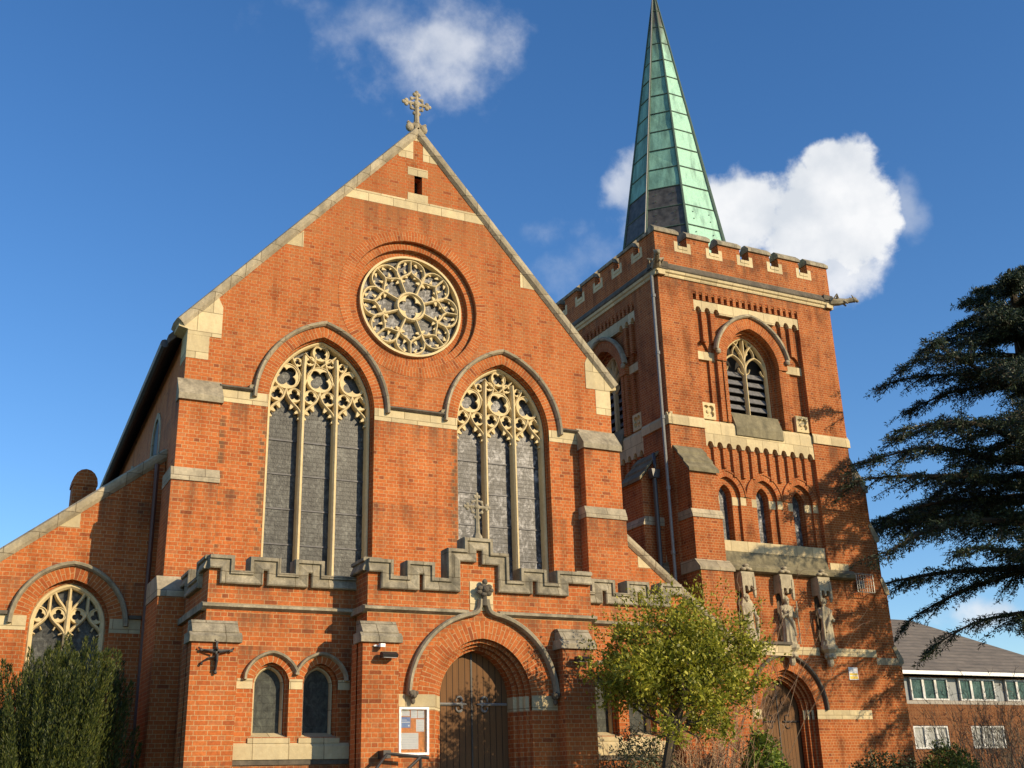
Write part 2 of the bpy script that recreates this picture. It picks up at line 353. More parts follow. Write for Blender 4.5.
def obj(name, b, mat, parent=None, M=None, smooth=False, bevel=0):
    bm = b.bm if isinstance(b, B) else b
    if M is not None: bmesh.ops.transform(bm, matrix=M, verts=bm.verts)
    bmesh.ops.recalc_face_normals(bm, faces=bm.faces)
    if parent is not None:
        off = WORLD_OFF.get(parent.name, Vector((0, 0, 0)))
        bmesh.ops.translate(bm, vec=-off, verts=bm.verts)
    me = bpy.data.meshes.new(name); bm.to_mesh(me); bm.free()
    for f in me.polygons: f.use_smooth = smooth
    mats = mat if isinstance(mat, (list, tuple)) else [mat]
    for k in mats: me.materials.append(k)
    o = bpy.data.objects.new(name, me); C.objects.link(o)
    if parent is not None:
        o.parent = parent; WORLD_OFF[o.name] = off
    if bevel:
        md = o.modifiers.new('bevel', 'BEVEL'); md.width = bevel; md.segments = 1; md.limit_method = 'ANGLE'; md.angle_limit = R(50)
    return o
WORLD_OFF = {}
def thing(name, label, cat, loc, group=None):
    o = bpy.data.objects.new(name, None); C.objects.link(o); o.location = loc; o.empty_display_size = .2
    o['label'] = label; o['category'] = cat
    if group: o['group'] = group
    WORLD_OFF[o.name] = Vector(loc); return o
def struct(name, b, mat):
    o = obj(name, b, mat); o['kind'] = 'structure'; return o
def rawmesh(name, verts, faces, mat, parent=None, smooth=False):
    off = WORLD_OFF.get(parent.name, Vector((0, 0, 0))) if parent else Vector((0, 0, 0))
    me = bpy.data.meshes.new(name); me.from_pydata([(v[0]-off[0], v[1]-off[1], v[2]-off[2]) for v in verts], [], faces)
    me.materials.append(mat); o = bpy.data.objects.new(name, me); C.objects.link(o)
    if smooth:
        for f in me.polygons: f.use_smooth = True
    if parent: o.parent = parent; WORLD_OFF[o.name] = off
    return o

def arch(cx, zs, a, h, off=0, n=14):
    """two-centred arch curve, left spring to right spring, a=half width, h=rise, off = offset outwards"""
    r = (a*a+h*h)/(2*a); c = r-a; r2 = r+off                     # left arc centre at cx+c
    top = sqrt(max(r2*r2-c*c, 0)); am = atan2(top, c)            # angle at the apex seen from the centre
    L = [(cx+c-r2*cos(am*i/n), zs+r2*sin(am*i/n)) for i in range(n+1)]
    return L + [(2*cx-x, z) for x, z in reversed(L[:-1])]
def opening(cx, z0, zs, a, h, off=0, n=14):
    A = arch(cx, zs, a, h, off, n); return [(A[0][0], z0)] + A + [(A[-1][0], z0)]
def circle(cx, cz, r, n=40): return [(cx+r*cos(2*pi*i/n), cz+r*sin(2*pi*i/n)) for i in range(n)]
def foil(cx, cz, r, n, rot=0, m=10):
    d = r*(.50 if n == 4 else .46); rl = r*(.385 if n == 4 else .44); out = []
    for k in range(n):
        for i in range(m):
            D = (i/m-.5)*2*pi/n; th = rot+2*pi*k/n+D
            q = rl*rl-(d*sin(D))**2
            rr = d*cos(D)+sqrt(max(q, 0)); out.append((cx+rr*cos(th), cz+rr*sin(th)))
    return out
def ring_prof(o0, o1, yf, yb): return [(o0, yb), (o0, yf), (o1, yf), (o1, yb)]
def ogee(x0, z0, x1, z1, k=.5, n=8):
    """S curve: leaves upright, arrives upright"""
    P = []
    for i in range(n+1):
        t = i/n; s = t*t*(3-2*t)
        s2 = (1-cos(pi*t))/2 if k else t
        P.append((x0+(x1-x0)*s, z0+(z1-z0)*(t*.65+.35*(t+.16*sin(2*pi*t)))))
    return P
def bez(p0, p1, p2, p3, n=8):
    return [tuple((1-t)**3*a+3*(1-t)**2*t*b+3*(1-t)*t*t*c+t**3*d for a, b, c, d in zip(p0, p1, p2, p3)) for t in [i/n for i in range(n+1)]]
YJ = [0]
def bar(b, path, w, yf, yb, ch=.35, closed=False):
    YJ[0] = (YJ[0]+1) % 17; j = YJ[0]*.0007
    h = w/2; c = w*ch
    b.sweep(path, [(-h, yb-j), (-h, yf+.045+j), (-h+c, yf+j), (h-c, yf+j), (h, yf+.045+j), (h, yb-j)], closed=closed)
def foilplate(b, cx, cz, r, n, rot, yf, yb, rr=None):
    YJ[0] = (YJ[0]+1) % 17; j = YJ[0]*.0007
    b.prism(circle(cx, cz, r, 28), yf+j, yb-j, [foil(cx, cz, (rr or r)*1.0, n, rot)])
def cusp(b, p, q, w, yf, yb):
    d = Vector((q[0]-p[0], q[1]-p[1])).normalized(); n = Vector((-d.y, d.x))*w/2; YJ[0] = (YJ[0]+1) % 17; j = YJ[0]*.0007
    b.prism([(p[0]+n.x, p[1]+n.y), (p[0]-n.x, p[1]-n.y), (q[0]-n.x*.3, q[1]-n.y*.3), (q[0]+n.x*.3, q[1]+n.y*.3)], yf+j, yb-j)
def rect(x0, x1, z0, z1): return [(x0, z0), (x1, z0), (x1, z1), (x0, z1)]

# ------------------------------------------------------------------ ground
b = B(); b.box(-400, 400, -60, 900, -.4, 0)
m_, N_, L_, P_ = new_mat('lawn'); g_ = G(m_)
L_.new(g_.ramp(g_.noise(g_.pos(), .8, 6), [(.3, (.045, .07, .02)), (.7, (.08, .10, .035))]), P_.inputs['Base Color']); P_.inputs['Roughness'].default_value = .95
struct('ground', b, m_)
m_, N_, L_, P_ = new_mat('asphalt'); g_ = G(m_)
L_.new(g_.ramp(g_.noise(g_.pos(), 30, 4), [(.3, (.04, .04, .042)), (.7, (.075, .073, .07))]), P_.inputs['Base Color']); P_.inputs['Roughness'].default_value = .9
b = B(); b.box(-40, 60, -8, 6, .0, .004+.0); struct('road', b, m_)
PAVE = stone_mat('paving', (.30, .28, .25), (.25, .24, .22), (.15, .14, .13), .4)
b = B(); b.box(-40, 60, 6, 8.2, 0, .12); struct('pavement', b, PAVE)
b = B(); b.box(7.2, 9.6, 8.2, 17.3, 0, .008); struct('path', b, PAVE)
b = B(); b.box(7.1, 9.7, 17.2, 18.4, .004, .16); b.box(7.3, 9.5, 17.5, 18.5, .15, .3); struct('steps', b, PAVE)

# ------------------------------------------------------------------ the church
F, CX, PS, PD = 20.9, 8.39, 18.45, 17.8
church = thing('brick_church', 'large red brick church with rose window, battlemented porch and green copper spire', 'church', (CX, F, 0))
def islands(b):
    bm = b.bm; seen = set(); out = []
    for v in bm.verts:
        if v in seen: continue
        st = [v]; seen.add(v); comp = []
        while st:
            q = st.pop(); comp.append(q)
            for e in q.link_edges:
                o = e.other_vert(q)
                if o not in seen: seen.add(o); st.append(o)
        out.append(comp)
    return out
SPLIT = {'kneeler', 'stone_band', 'string_moulding', 'gable_stonework', 'brick_ribs', 'belfry_pilaster', 'set_off', 'embrasure_sill', 'aisle_front_wall', 'side_buttress', 'nave_side_wall'}
def part(name, b, mat, parent=church, **k):
    if name in SPLIT:
        comps = islands(b); n = len(b.bm.verts)
        if len(comps) > 1:
            b.bm.verts.index_update(); sets = [set(v.index for v in c) for c in comps]; o = None
            for s_ in sets:
                c = B(); c.bm.free(); c.bm = b.bm.copy(); c.bm.verts.ensure_lookup_table()
                bmesh.ops.delete(c.bm, geom=[v for v in c.bm.verts if v.index not in s_], context='VERTS')
                o = obj(name, c, mat, parent, **k)
            return o
    return obj(name, b, mat, parent, **k)
def apexline(x, top=16.12, s=1.13): return top - s*abs(x-CX)

# --- nave west wall in three skins, each with smaller openings
GX0, GX1 = 3.60, 13.18
def gable(inset): return [(GX0, -.2), (GX1, -.2), (GX1, 10.2), (GX1, apexline(GX1)-.13-inset), (CX, 16.12-.17-inset), (GX0, apexline(GX0)-.13-inset), (GX0, 10.2)]
WIN = (6.35, 10.43); WZ, WA, WH = 9.10, 1.11, 1.50
RX, RZ = 8.33, 11.71
slot = rect(8.33, 8.52, 14.42, 14.88)
b = B()
b.prism(gable(0), F, F+.12, [opening(c, 5.62, WZ, WA, WH) for c in WIN] + [circle(RX, RZ, 1.49), slot])
b.prism(gable(.01), F+.117, F+.24, [opening(c, 5.60, WZ, WA-.03, WH-.03) for c in WIN] + [circle(RX, RZ, 1.32), slot])
b.prism(gable(.02), F+.237, F+.55, [opening(c, 5.60, WZ, WA-.04, WH-.04) for c in WIN] + [circle(RX, RZ, 1.19), slot])
part('nave_front_wall', b, BR)
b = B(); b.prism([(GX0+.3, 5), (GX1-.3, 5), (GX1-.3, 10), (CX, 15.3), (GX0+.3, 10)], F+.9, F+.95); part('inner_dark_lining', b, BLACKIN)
# long side walls (they converge very slightly) and roof
b = B(); b.prism([(GX0, F+.5), (GX0+.85, 47), (GX0+1.2, 47), (GX0+.4, F+.5)], -.2, 10.35, ax='z'); b.prism([(GX1, F+.5), (GX1-.8, 47), (GX1-1.2, 47), (GX1-.4, F+.5)], -.2, 10.35, ax='z')
b.prism([(GX0+.85, -.2), (GX1-.8, -.2), (GX1-.8, 10.3), (CX, 15.5), (GX0+.85, 10.3)], 46.6, 47)
part('nave_side_wall', b, BR)
TILE = plain('grey_roof_tiles', (.10, .085, .075), .8, 0, .25, 6)
b = B()
for s, xa, xb in ((1, GX0-.28, GX0+.6), (-1, GX1+.28, GX1-.5)):
    v = [b.bm.verts.new(p) for p in ((xa, F+.5, 10.18), (xb, 47.3, 10.18), (CX, 47.3, 15.86), (CX, F+.5, 15.86), (xa, F+.5, 10.36), (xb, 47.3, 10.36), (CX, 47.3, 16.0), (CX, F+.5, 16.0))]
    for f in ((0, 1, 2, 3), (7, 6, 5, 4), (0, 4, 5, 1), (1, 5, 6, 2), (3, 2, 6, 7), (0, 3, 7, 4)): b.face([v[i] for i in f])
part('nave_roof', b, TILE)
b = B(); b.tube([(GX0-.32, F+.62, 10.22), (GX0+.56, 47.2, 10.22)], .085, 8); part('gutter', b, LEAD)
# clerestory windows on the left flank
for k, yy in enumerate((24.2, 28.6, 33, 37.4)):
    x = GX0+.033*(yy-F)
    Mw = Matrix(((0, 1, 0, x-.02), (-1, 0, 0, yy), (0, 0, 1, 0), (0, 0, 0, 1)))
    b = B(); b.sweep(opening(0, 8.2, 9.0, .42, .5, .0), [(-.0, .03), (-.0, -.03), (.14, -.03), (.14, .03)]); b.box(-.6, .6, -.03, .03, 8.05, 8.2)
    w_ = part('clerestory_window', b, COPE, M=Mw)
    b = B(); b.prism(opening(0, 8.2, 9.0, .42, .5, -.0), .0, .01); part('glass', b, GLASS3, w_, M=Mw)

# --- gable coping, kneelers, bands, slot
b = B()
for s in (-1, 1):
    P0 = (CX+s*4.98, apexline(CX+s*4.98)); P1 = (CX, 16.12)
    pth = [P0, P1] if s < 0 else [P1, P0]
    b.sweep(pth, [(-.16, F-.015), (-.10, F-.075), (-.04, F-.09), (.02, F-.09), (.05, F-.02), (.07, F+.3), (.05, F+.6), (-.16, F+.6)])
part('gable_coping', b, COPE)
b = B()
b.prism([(3.42, 10.38), (3.60, 10.34), (3.60, 10.24), (3.92, 10.24), (4.25, 10.24), (4.25, 10.9), (4.14, 11.12), (3.42, 10.44)], F-.012, F+.56)
b.prism(rect(3.595, 4.02, 9.75, 10.37), F-.008, F+.56)
b.prism([(2*CX-3.42, 10.38), (2*CX-3.60, 10.34), (12.56, 10.32), (12.56, 10.95), (12.64, 11.12), (2*CX-3.42, 10.44)], F-.012, F+.56)
b.prism(rect(12.80, 13.19, 9.73, 10.34), F-.008, F+.56)
part('kneeler', b, CREAM)
b = B()
b.prism([(5.83, 12.57), (5.83, 12.96), (5.42, 12.57)], F-.006, F+.1); b.prism([(10.95, 12.57), (10.95, 12.96), (11.36, 12.57)], F-.006, F+.1)
b.prism([(6.68, 13.99), (10.10, 13.99), (9.90, 14.22), (9.62, 14.215), (9.62, 14.26), (9.86, 14.27), (6.92, 14.27), (6.80, 14.13)][0:2]+[(9.90, 14.24), (6.88, 14.24)], F-.006, F+.1)
b.prism(rect(8.17, 8.66, 14.238, 14.42), F-.008, F+.1); b.prism(rect(8.17, 8.66, 14.88, 15.08), F-.008, F+.1)
b.prism([(8.30, 15.30), (8.30, 15.80), (8.54, 15.80), (8.54, 15.30), (8.92, 15.30), (8.88, 15.42), (CX, 15.98), (7.92, 15.43), (7.95, 15.30)], F-.006, F+.1)
part('gable_stonework', b, CREAM)
b = B(); b.prism(slot, F+.3, F+.34); part('vent_slot', b, BLACKIN)

# string band across the nave at arch springing (broken by the windows)
def bandsegs(segs, z0, z1, yf, yb, name, mat, moul=None):
    b = B()
    for x0, x1 in segs: b.prism(rect(x0, x1, z0, z1), yf, yb)
    o = part(name, b, mat)
    if moul:
        b = B()
        for x0, x1 in moul: b.prism([(yf-.075, z1+.03), (yf-.075, z1+.06), (yf+.05, z1+.11), (yf+.05, z1-.002), (yf-.03, z1-.002)], x0, x1, ax='x')
        part('string_moulding', b, DARK)
    return o
bandsegs([(4.28, 5.24), (7.46, 9.32), (11.54, 12.27)], 8.94, 9.20, F-.010, F+.05, 'stone_band', CREAM, [(4.28, 4.97), (7.73, 9.06), (11.82, 12.27)])

# --- big three-light windows
def big_window(cx):
    w = B()
    yf, yb = F+.20, F+.40; a, h = WA-.03, WH-.03; zs = WZ; dx = .70; z0 = 5.62
    def P(x, z): return (cx+x, z)
    # frame
    bar(w, [(x, z) for x, z in opening(cx, z0, zs, a, h, -.03)], .075, yf-.04, yb+.02)
    for s in (-1, 1):
        bar(w, [P(s*.35, z0), P(s*.35, 9.9), P(s*.335, 10.2)], .085, yf-.055, yb)
        bar(w, bez(P(s*.35, 9.35), P(s*.36, 9.75), P(s*.10, 9.85), P(s*.10, 10.23)), .055, yf, yb-.06)
        bar(w, bez(P(s*.35, 9.45), P(s*.34, 9.85), P(s*.55, 9.95), P(s*.60, 10.17)), .055, yf, yb-.06)
        bar(w, bez(P(s*.02, 10.02), P(s*.10, 10.1), P(s*.22, 10.15), P(s*.33, 10.28)), .045, yf, yb-.06)
        bar(w, bez(P(s*.99, 9.35), P(s*.94, 9.4), P(s*.9, 9.45), P(s*.86, 9.5)), .045, yf, yb-.06)
    foilplate(w, cx, 10.315, .17, 4, pi/4, yf+.02, yf+.08, .165)
    bar(w, circle(cx, 10.315, .17, 24), .045, yf, yb-.06, closed=True)
    for k in (-1, 0, 1):
        x = k*dx
        foilplate(w, cx+x, 9.73, .265, 4, pi/4, yf+.02, yf+.08, .265)
        bar(w, circle(cx+x, 9.73, .27, 28), .045, yf, yb-.06, closed=True)
        for s in (-1, 1):
            bar(w, bez(P(x+s*.345, 8.84), P(x+s*.33, 9.16), P(x+s*.04, 9.10), P(x, 9.46)), .06, yf-.01, yb-.04)
            foilplate(w, cx+x+s*.178, 9.33, .145, 3, pi/2, yf+.02, yf+.08, .142)
            bar(w, circle(cx+x+s*.178, 9.33, .145, 20), .035, yf+.005, yb-.06, closed=True)
            # cusps under the head
            cusp(w, P(x+s*.30, 9.02), P(x+s*.20, 8.955), .10, yf+.03, yb-.08)
            cusp(w, P(x+s*.33, 8.88), P(x+s*.265, 8.84), .08, yf+.03, yb-.08)
            cusp(w, P(x+s*.16, 9.14), P(x+s*.105, 9.04), .10, yf+.03, yb-.08)
    # dagger openings above the big circles
    for x, z, r in ((.21, 10.12, .10), (-.21, 10.12, .10), (.48, 10.06, .095), (-.48, 10.06, .095)):
        foilplate(w, cx+x, z, r, 3, pi/2, yf+.02, yf+.10, r*.9)
    o = part('arched_window', B(), TRAC)
    me = bmesh.new(); bpy.data.objects.remove(o)
    o = part('arched_window', w, TRAC)
    g = B(); g.prism(opening(cx, z0, zs, a+.005, h+.005, 0), yb-.03, yb-.01)
    part('glass', g, GLASS if cx < CX else GLASS2, o)
    s = B(); s.prism([(F-.02, 5.40), (F-.02, 5.46), (F+.25, 5.68), (F+.5, 5.68), (F+.5, 5.40)], cx-WA-.02, cx+WA+.02, ax='x'); part('sill', s, CREAM, o)
    bt = B()
    for z in (6.3, 7.0, 7.7, 8.4): bt.box(cx-a+.02, cx+a-.02, yb-.05, yb-.035, z-.014, z+.014)
    part('saddle_bar', bt, LEAD, o)
    # brick ring and hood
    r = B(); r.sweep(arch(cx, WZ, WA, WH), ring_prof(.0, .22, F-.006, F+.04)); part('brick_arch', r, ARCH)
    hd = B(); A = arch(cx, WZ, WA, WH, .23)
    hd.sweep(A, [(0, F+.02), (0, F-.05), (.03, F-.10), (.07, F-.12), (.09, F-.09), (.09, F+.02)])
    hd.sweep([(A[0][0]-.02, 9.29), (A[0][0]-.16, 9.29)], [(-.04, F-.09), (.04, F-.05), (.04, F+.02), (-.04, F+.02)])
    part('hood_moulding', hd, COPE)
for c in WIN: big_window(c)

# --- rose window
def rose(cx, cz, Rr):
    yf, yb = F+.17, F+.33; w = B()
    w.prism(circle(cx, cz, Rr+.028, 56), yf-.03, yb+.03, [circle(cx, cz, Rr-.02, 56)])
    bar(w, circle(cx, cz, Rr*.27, 32), .075, yf-.02, yb, closed=True)
    foilplate(w, cx, cz, Rr*.26, 4, 0, yf+.03, yf+.08, Rr*.27)
    for k in range(8):
        a0 = k*pi/4+pi/2
        def P(r, t): return (cx+Rr*r*cos(a0+t), cz+Rr*r*sin(a0+t))
        h = pi/8
        bar(w, [P(.28, h), P(.57, h)], .062, yf-.012, yb-.03)
        for s in (-1, 1):
            bar(w, bez(P(.55, s*h), P(.66, s*h*.86), P(.62, s*h*.22), P(.735, 0), 8), .06, yf, yb-.03)      # ogee head of the petal
            bar(w, bez(P(.55, s*h), P(.78, s*h*1.18), P(1.0, s*h*.80), P(.965, s*.0), 10), .06, yf, yb-.03)   # outer lobe
            q = P(.815, s*.195)
            for kk in range(3):
                aa = a0+s*.5+kk*2*pi/3+pi/3; c0 = (q[0]+Rr*.125*cos(aa), q[1]+Rr*.125*sin(aa)); c1 = (q[0]+Rr*.045*cos(aa), q[1]+Rr*.045*sin(aa))
                w.prism([(c0[0]-.034*sin(aa), c0[1]+.034*cos(aa)), (c0[0]+.034*sin(aa), c0[1]-.034*cos(aa)), (c1[0]+.008*sin(aa), c1[1]-.008*cos(aa)), (c1[0]-.008*sin(aa), c1[1]+.008*cos(aa))], yf+.045+kk*.0011, yf+.08)
            # cusps in the petal
            cusp(w, P(.545, s*h*.95), P(.53, s*h*.52), .09, yf+.03, yb-.05)
            cusp(w, P(.645, s*h*.50), P(.60, s*h*.26), .08, yf+.03, yb-.05)
        bar(w, [P(.73, 0), P(.98, 0)], .055, yf+.003, yb-.03)
    o = part('rose_window', w, TRAC)
    g = B(); g.prism(circle(cx, cz, Rr+.04, 48), yb-.03, yb-.01); part('glass', g, GLASS2, o)
    r = B(); r.sweep(list(reversed(circle(cx, cz, 1.495, 72))), ring_prof(0, .22, F-.006, F+.05), closed=True)
    part('brick_arch', r, ARCH)
    r = B(); r.sweep(list(reversed(circle(cx, cz, 1.325, 72))), ring_prof(0, .15, F+.105, F+.16), closed=True); part('brick_arch', r, ARCH)
    r = B(); r.sweep(list(reversed(circle(cx, cz, 1.19, 64))), ring_prof(0, .12, F+.232, F+.3), closed=True); part('brick_arch', r, ARCH)
rose(RX, RZ, 1.155)

# --- nave corner buttresses
for x0, x1 in ((3.50, 4.28), (12.27, 13.20)):
    out = -1 if x0 < CX else 1
    b = B()
    b.prism([(F-.25, 7.40), (F-.25, 8.86), (F+.02, 9.30), (F+.5, 9.30), (F+.5, 7.40)], x0, x1, ax='x')
    b.box(x0-.05, x1+.03, F-.30, F+.6, 5.35, 7.26); b.box(x0-.15, x1+.0, F-.50, F+.7, -.2, 5.12)
    o = part('buttress', b, BR)
    b = B()
    b.prism([(F-.31, 8.80), (F-.31, 8.92), (F-.01, 9.31), (F-.01, 8.80)], x0-.03, x1+.03, ax='x')
    b.prism([(F-.26, 9.0), (F-.26, 9.02), (F+.3, 9.34), (F+.6, 9.34), (F+.6, 8.80), (F-.26, 8.8)], x0-.02, x1+.02, ax='x') if False else None
    part('buttress_cap', b, GREY, o)
    b = B(); b.prism([(F-.33, 7.22), (F-.33, 7.28), (F-.255, 7.48), (F+.55, 7.48), (F+.55, 7.22)], x0-.065, x1+.05, ax='x'); part('set_off', b, COPE, o)
    b = B(); b.prism([(F-.53, 5.05), (F-.53, 5.14), (F-.305, 5.44), (F+.65, 5.44), (F+.65, 5.05)], x0-.17, x1+.03, ax='x'); part('set_off', b, COPE, o)

# --- cross finial on the gable
def cross(b, cx, y, z0, zc, r, t=.05):
    b.lathe((cx, y, z0), [(t*2.6, 0), (t*2.2, .08), (t*1.3, .14), (t*1.1, (zc-z0)*.5), (t*1.0, zc-z0-r*.2)], 8)
    for a in (0, pi/2, pi, 3*pi/2):
        d = Vector((cos(a), 0, sin(a))); n = Vector((-sin(a), 0, cos(a))); c = Vector((cx, y, zc))
        b.tube([c, c+d*r*.62, c+d*r*1.05], [t*.7, t*.6, t*.5], 6)
        for k in (-1, 1): b.ball(c+d*r*.86+n*k*r*.17, t*.85, (1, .8, 1))
        b.ball(c+d*r*1.08, t*.8, (1, .7, 1))
        e = (d+n).normalized(); b.ball(c+e*r*.60, t*.8, (1, .8, 1)); b.tube([c+d*r*.55, c+e*r*.62, c+n*r*.55], t*.45, 6)
    b.ball(Vector((cx, y, zc)), t*1.5, (1, .8, 1))
b = B(); cross(b, 8.43, F+.12, 16.05, 16.88, .30, .062)
for s in (-1, 1): b.ball((8.43+s*.17, F+.12, 16.22), .10, (1, .8, 1.2)); b.tube([(8.43, F+.12, 16.35), (8.43+s*.12, F+.12, 16.28), (8.43+s*.23, F+.12, 16.36)], [.07, .05, .035], 6)
part('gable_cross', b, COPE)

# --- aisles (set back from the nave front)
AY = 22.4
def aisle(s):
    X = lambda x: x if s < 0 else 2*CX-x
    slope = .794; top = lambda x: 8.25-slope*(3.6-x)
    cx, zs, a, h = 2.12, 4.78, .72, .84
    prof = [(X(3.62), -.2), (X(3.62), top(3.62)-.14), (X(-2.2), top(-2.2)-.14), (X(-2.2), -.2)]
    if s > 0: prof = [(X(3.62), -.2), (X(3.62), top(3.62)-.14), (17.6, top(2*CX-17.6)-.14), (17.6, -.2)]
    b = B()
    b.prism(prof, AY, AY+.14, [opening(X(cx), 2.0, zs, a, h)]); b.prism([(p[0], p[1]-.01) for p in prof], AY+.137, AY+.5, [opening(X(cx), 2.0, zs, a-.05, h-.05)])
    part('aisle_front_wall', b, BR)
    x1 = -2.2 if s < 0 else 2*CX-17.6
    b = B(); pth = [(X(x1), top(x1)), (X(3.62), top(3.62))] if s < 0 else [(X(3.62), top(3.62)), (X(x1), top(x1))]
    b.sweep(pth, [(-.16, AY-.015), (-.10, AY-.07), (-.04, AY-.09), (.02, AY-.09), (.06, AY-.02), (.07, AY+.55), (-.16, AY+.55)]); part('aisle_coping', b, COPE)
    b = B(); b.prism([(X(2.14), 6.60), (X(2.14), top(2.14)-.10), (X(1.50), 6.60)] if s < 0 else [(X(2.14), 6.60), (X(2.14), top(2.14)-.1), (X(1.50), 6.6)], AY-.006, AY+.05); part('aisle_kneeler', b, CREAM)
    # roof behind
    b = B(); xo = x1
    v = []
    for yy in (AY+.5, 44):
        v += [b.bm.verts.new(p) for p in ((X(xo), yy, top(xo)-.3), (X(3.62-.0) if yy < 30 else X(4.3), yy, top(3.62)-.3), (X(3.62) if yy < 30 else X(4.3), yy, top(3.62)-.12), (X(xo), yy, top(xo)-.12))]
    for f in ((0, 1, 2, 3), (7, 6, 5, 4), (0, 4, 5, 1), (1, 5, 6, 2), (2, 6, 7, 3), (3, 7, 4, 0)): b.face([v[i] for i in f])
    part('aisle_roof', b, TILE)
    b = B()
    for x0, x1_ in ((-2.2, cx-a-.0), (cx+a, 3.4)): b.prism(rect(min(X(x0), X(x1_)), max(X(x0), X(x1_)), 4.66, 4.92), AY-.010, AY+.05)
    part('stone_band', b, CREAM)
    b = B()
    for x0, x1_ in ((-2.2, cx-a-.33), (cx+a+.33, 3.4)): b.box(min(X(x0), X(x1_)), max(X(x0), X(x1_)), AY-.07, AY+.05, 4.925, 4.99)
    part('string_moulding', b, DARK)
    r = B(); r.sweep(arch(X(cx), zs, a, h), ring_prof(0, .24, AY-.006, AY+.05)); part('brick_arch', r, ARCH)
    r = B(); r.sweep(arch(X(cx), zs, a, h, .24), [(0, AY+.02), (0, AY-.05), (.03, AY-.10), (.07, AY-.11), (.09, AY-.08), (.09, AY+.02)]); part('hood_moulding', r, GREY)
    # two-light window
    w = B(); yf, yb = AY+.16, AY+.36; c = X(cx); a2, h2 = a-.05, h-.05
    bar(w, opening(c, 2.0, zs, a2, h2, -.04), .11, yf-.03, yb+.02)
    bar(w, [(c, 2.0), (c, 5.25)], .10, yf-.03, yb); bar(w, [(c, 5.2), (c, 5.55)], .06, yf, yb-.03)
    for k in (-1, 1):
        x = c+k*a2/2
        for q in (-1, 1):
            bar(w, bez((x+q*.34, 4.50), (x+q*.32, 4.80), (x+q*.05, 4.78), (x, 5.06)), .065, yf, yb-.04)
            foilplate(w, x+q*.165, 4.98, .13, 3, pi/2, yf+.03, yf+.10, .115); bar(w, circle(x+q*.165, 4.98, .135, 18), .035, yf+.005, yb-.05, closed=True)
            bar(w, [(x+q*.28, 4.66), (x+q*.20, 4.62)], .035, yf+.02, yb-.08); bar(w, [(x+q*.13, 4.76), (x+q*.10, 4.70)], .035, yf+.02, yb-.08)
        bar(w, [(x, 5.05), (x, 5.36)], .06, yf, yb-.04)
        bar(w, bez((c, 4.9), (c+k*.02, 5.15), (c+k*.22, 5.2), (c+k*.27, 5.42)), .06, yf, yb-.04)
    o = part('aisle_window', w, TRAC)
    gl = B(); gl.prism(opening(c, 2.0, zs, a2, h2), yb-.04, yb-.02); part('glass', gl, GLASS, o)
    gl = B(); gl.prism([(AY-.04, 1.85), (AY-.04, 1.92), (AY+.3, 2.08), (AY+.5, 2.08), (AY+.5, 1.85)], c-a-.05, c+a+.05, ax='x'); part('sill', gl, CREAM, o)
aisle(-1); aisle(1)
b = B(); b.box(2.12, 2.58, 24.4, 24.9, 6, 8.0); part('ventilation_stack', b, BR)
b = B(); b.prism([(2.10, 7.95)]+[(2.35-.25*cos(pi*i/8), 8.0+.30*sin(pi*i/8)) for i in range(9)]+[(2.60, 7.95)], 24.38, 24.92); part('stack_cap', b, BR)
b = B(); b.tube([(3.42, AY-.30, 7.9), (3.42, AY-.30, .1)], .045, 8); part('downpipe', b, plain('brown_pipe', (.10, .045, .03), .5))

# --- porch
SX0, SX1, DX0, DX1 = 3.80, 13.0, 6.28, 10.56
LW = (4.90, 5.72); RW = (2*8.42-5.72, 2*8.42-4.90); lz, la, lh = 3.39, .30, .35
b = B()
for x0, x1, ws in ((SX0, DX0+.1, LW), (DX1-.1, SX1, RW)):
    pr = rect(x0, x1, -.2, 4.552)
    b.prism(pr, PS, PS+.10, [opening(c, 2.58, lz, la, lh) for c in ws]); b.prism(rect(x0+.01, x1-.01, -.2, 4.55), PS+.097, PS+.35, [opening(c, 2.58, lz, la-.04, lh-.04) for c in ws])
b.box(SX0, SX0+.3, PS+.345, F-.4, -.2, 4.55); b.box(SX1-.3, SX1, PS+.345, F-.4, -.2, 4.55)
b.box(SX0+.25, SX1-.25, PS+.34, F-.02, 4.4, 4.6)
part('porch_wall', b, BRP)
b = B(); b.box(SX0+.3, DX0-.2, PS+.9, PS+.95, 0, 4.3); b.box(DX1+.2, SX1-.3, PS+.9, PS+.95, 0, 4.3); part('inner_dark_lining', b, BLACKIN)
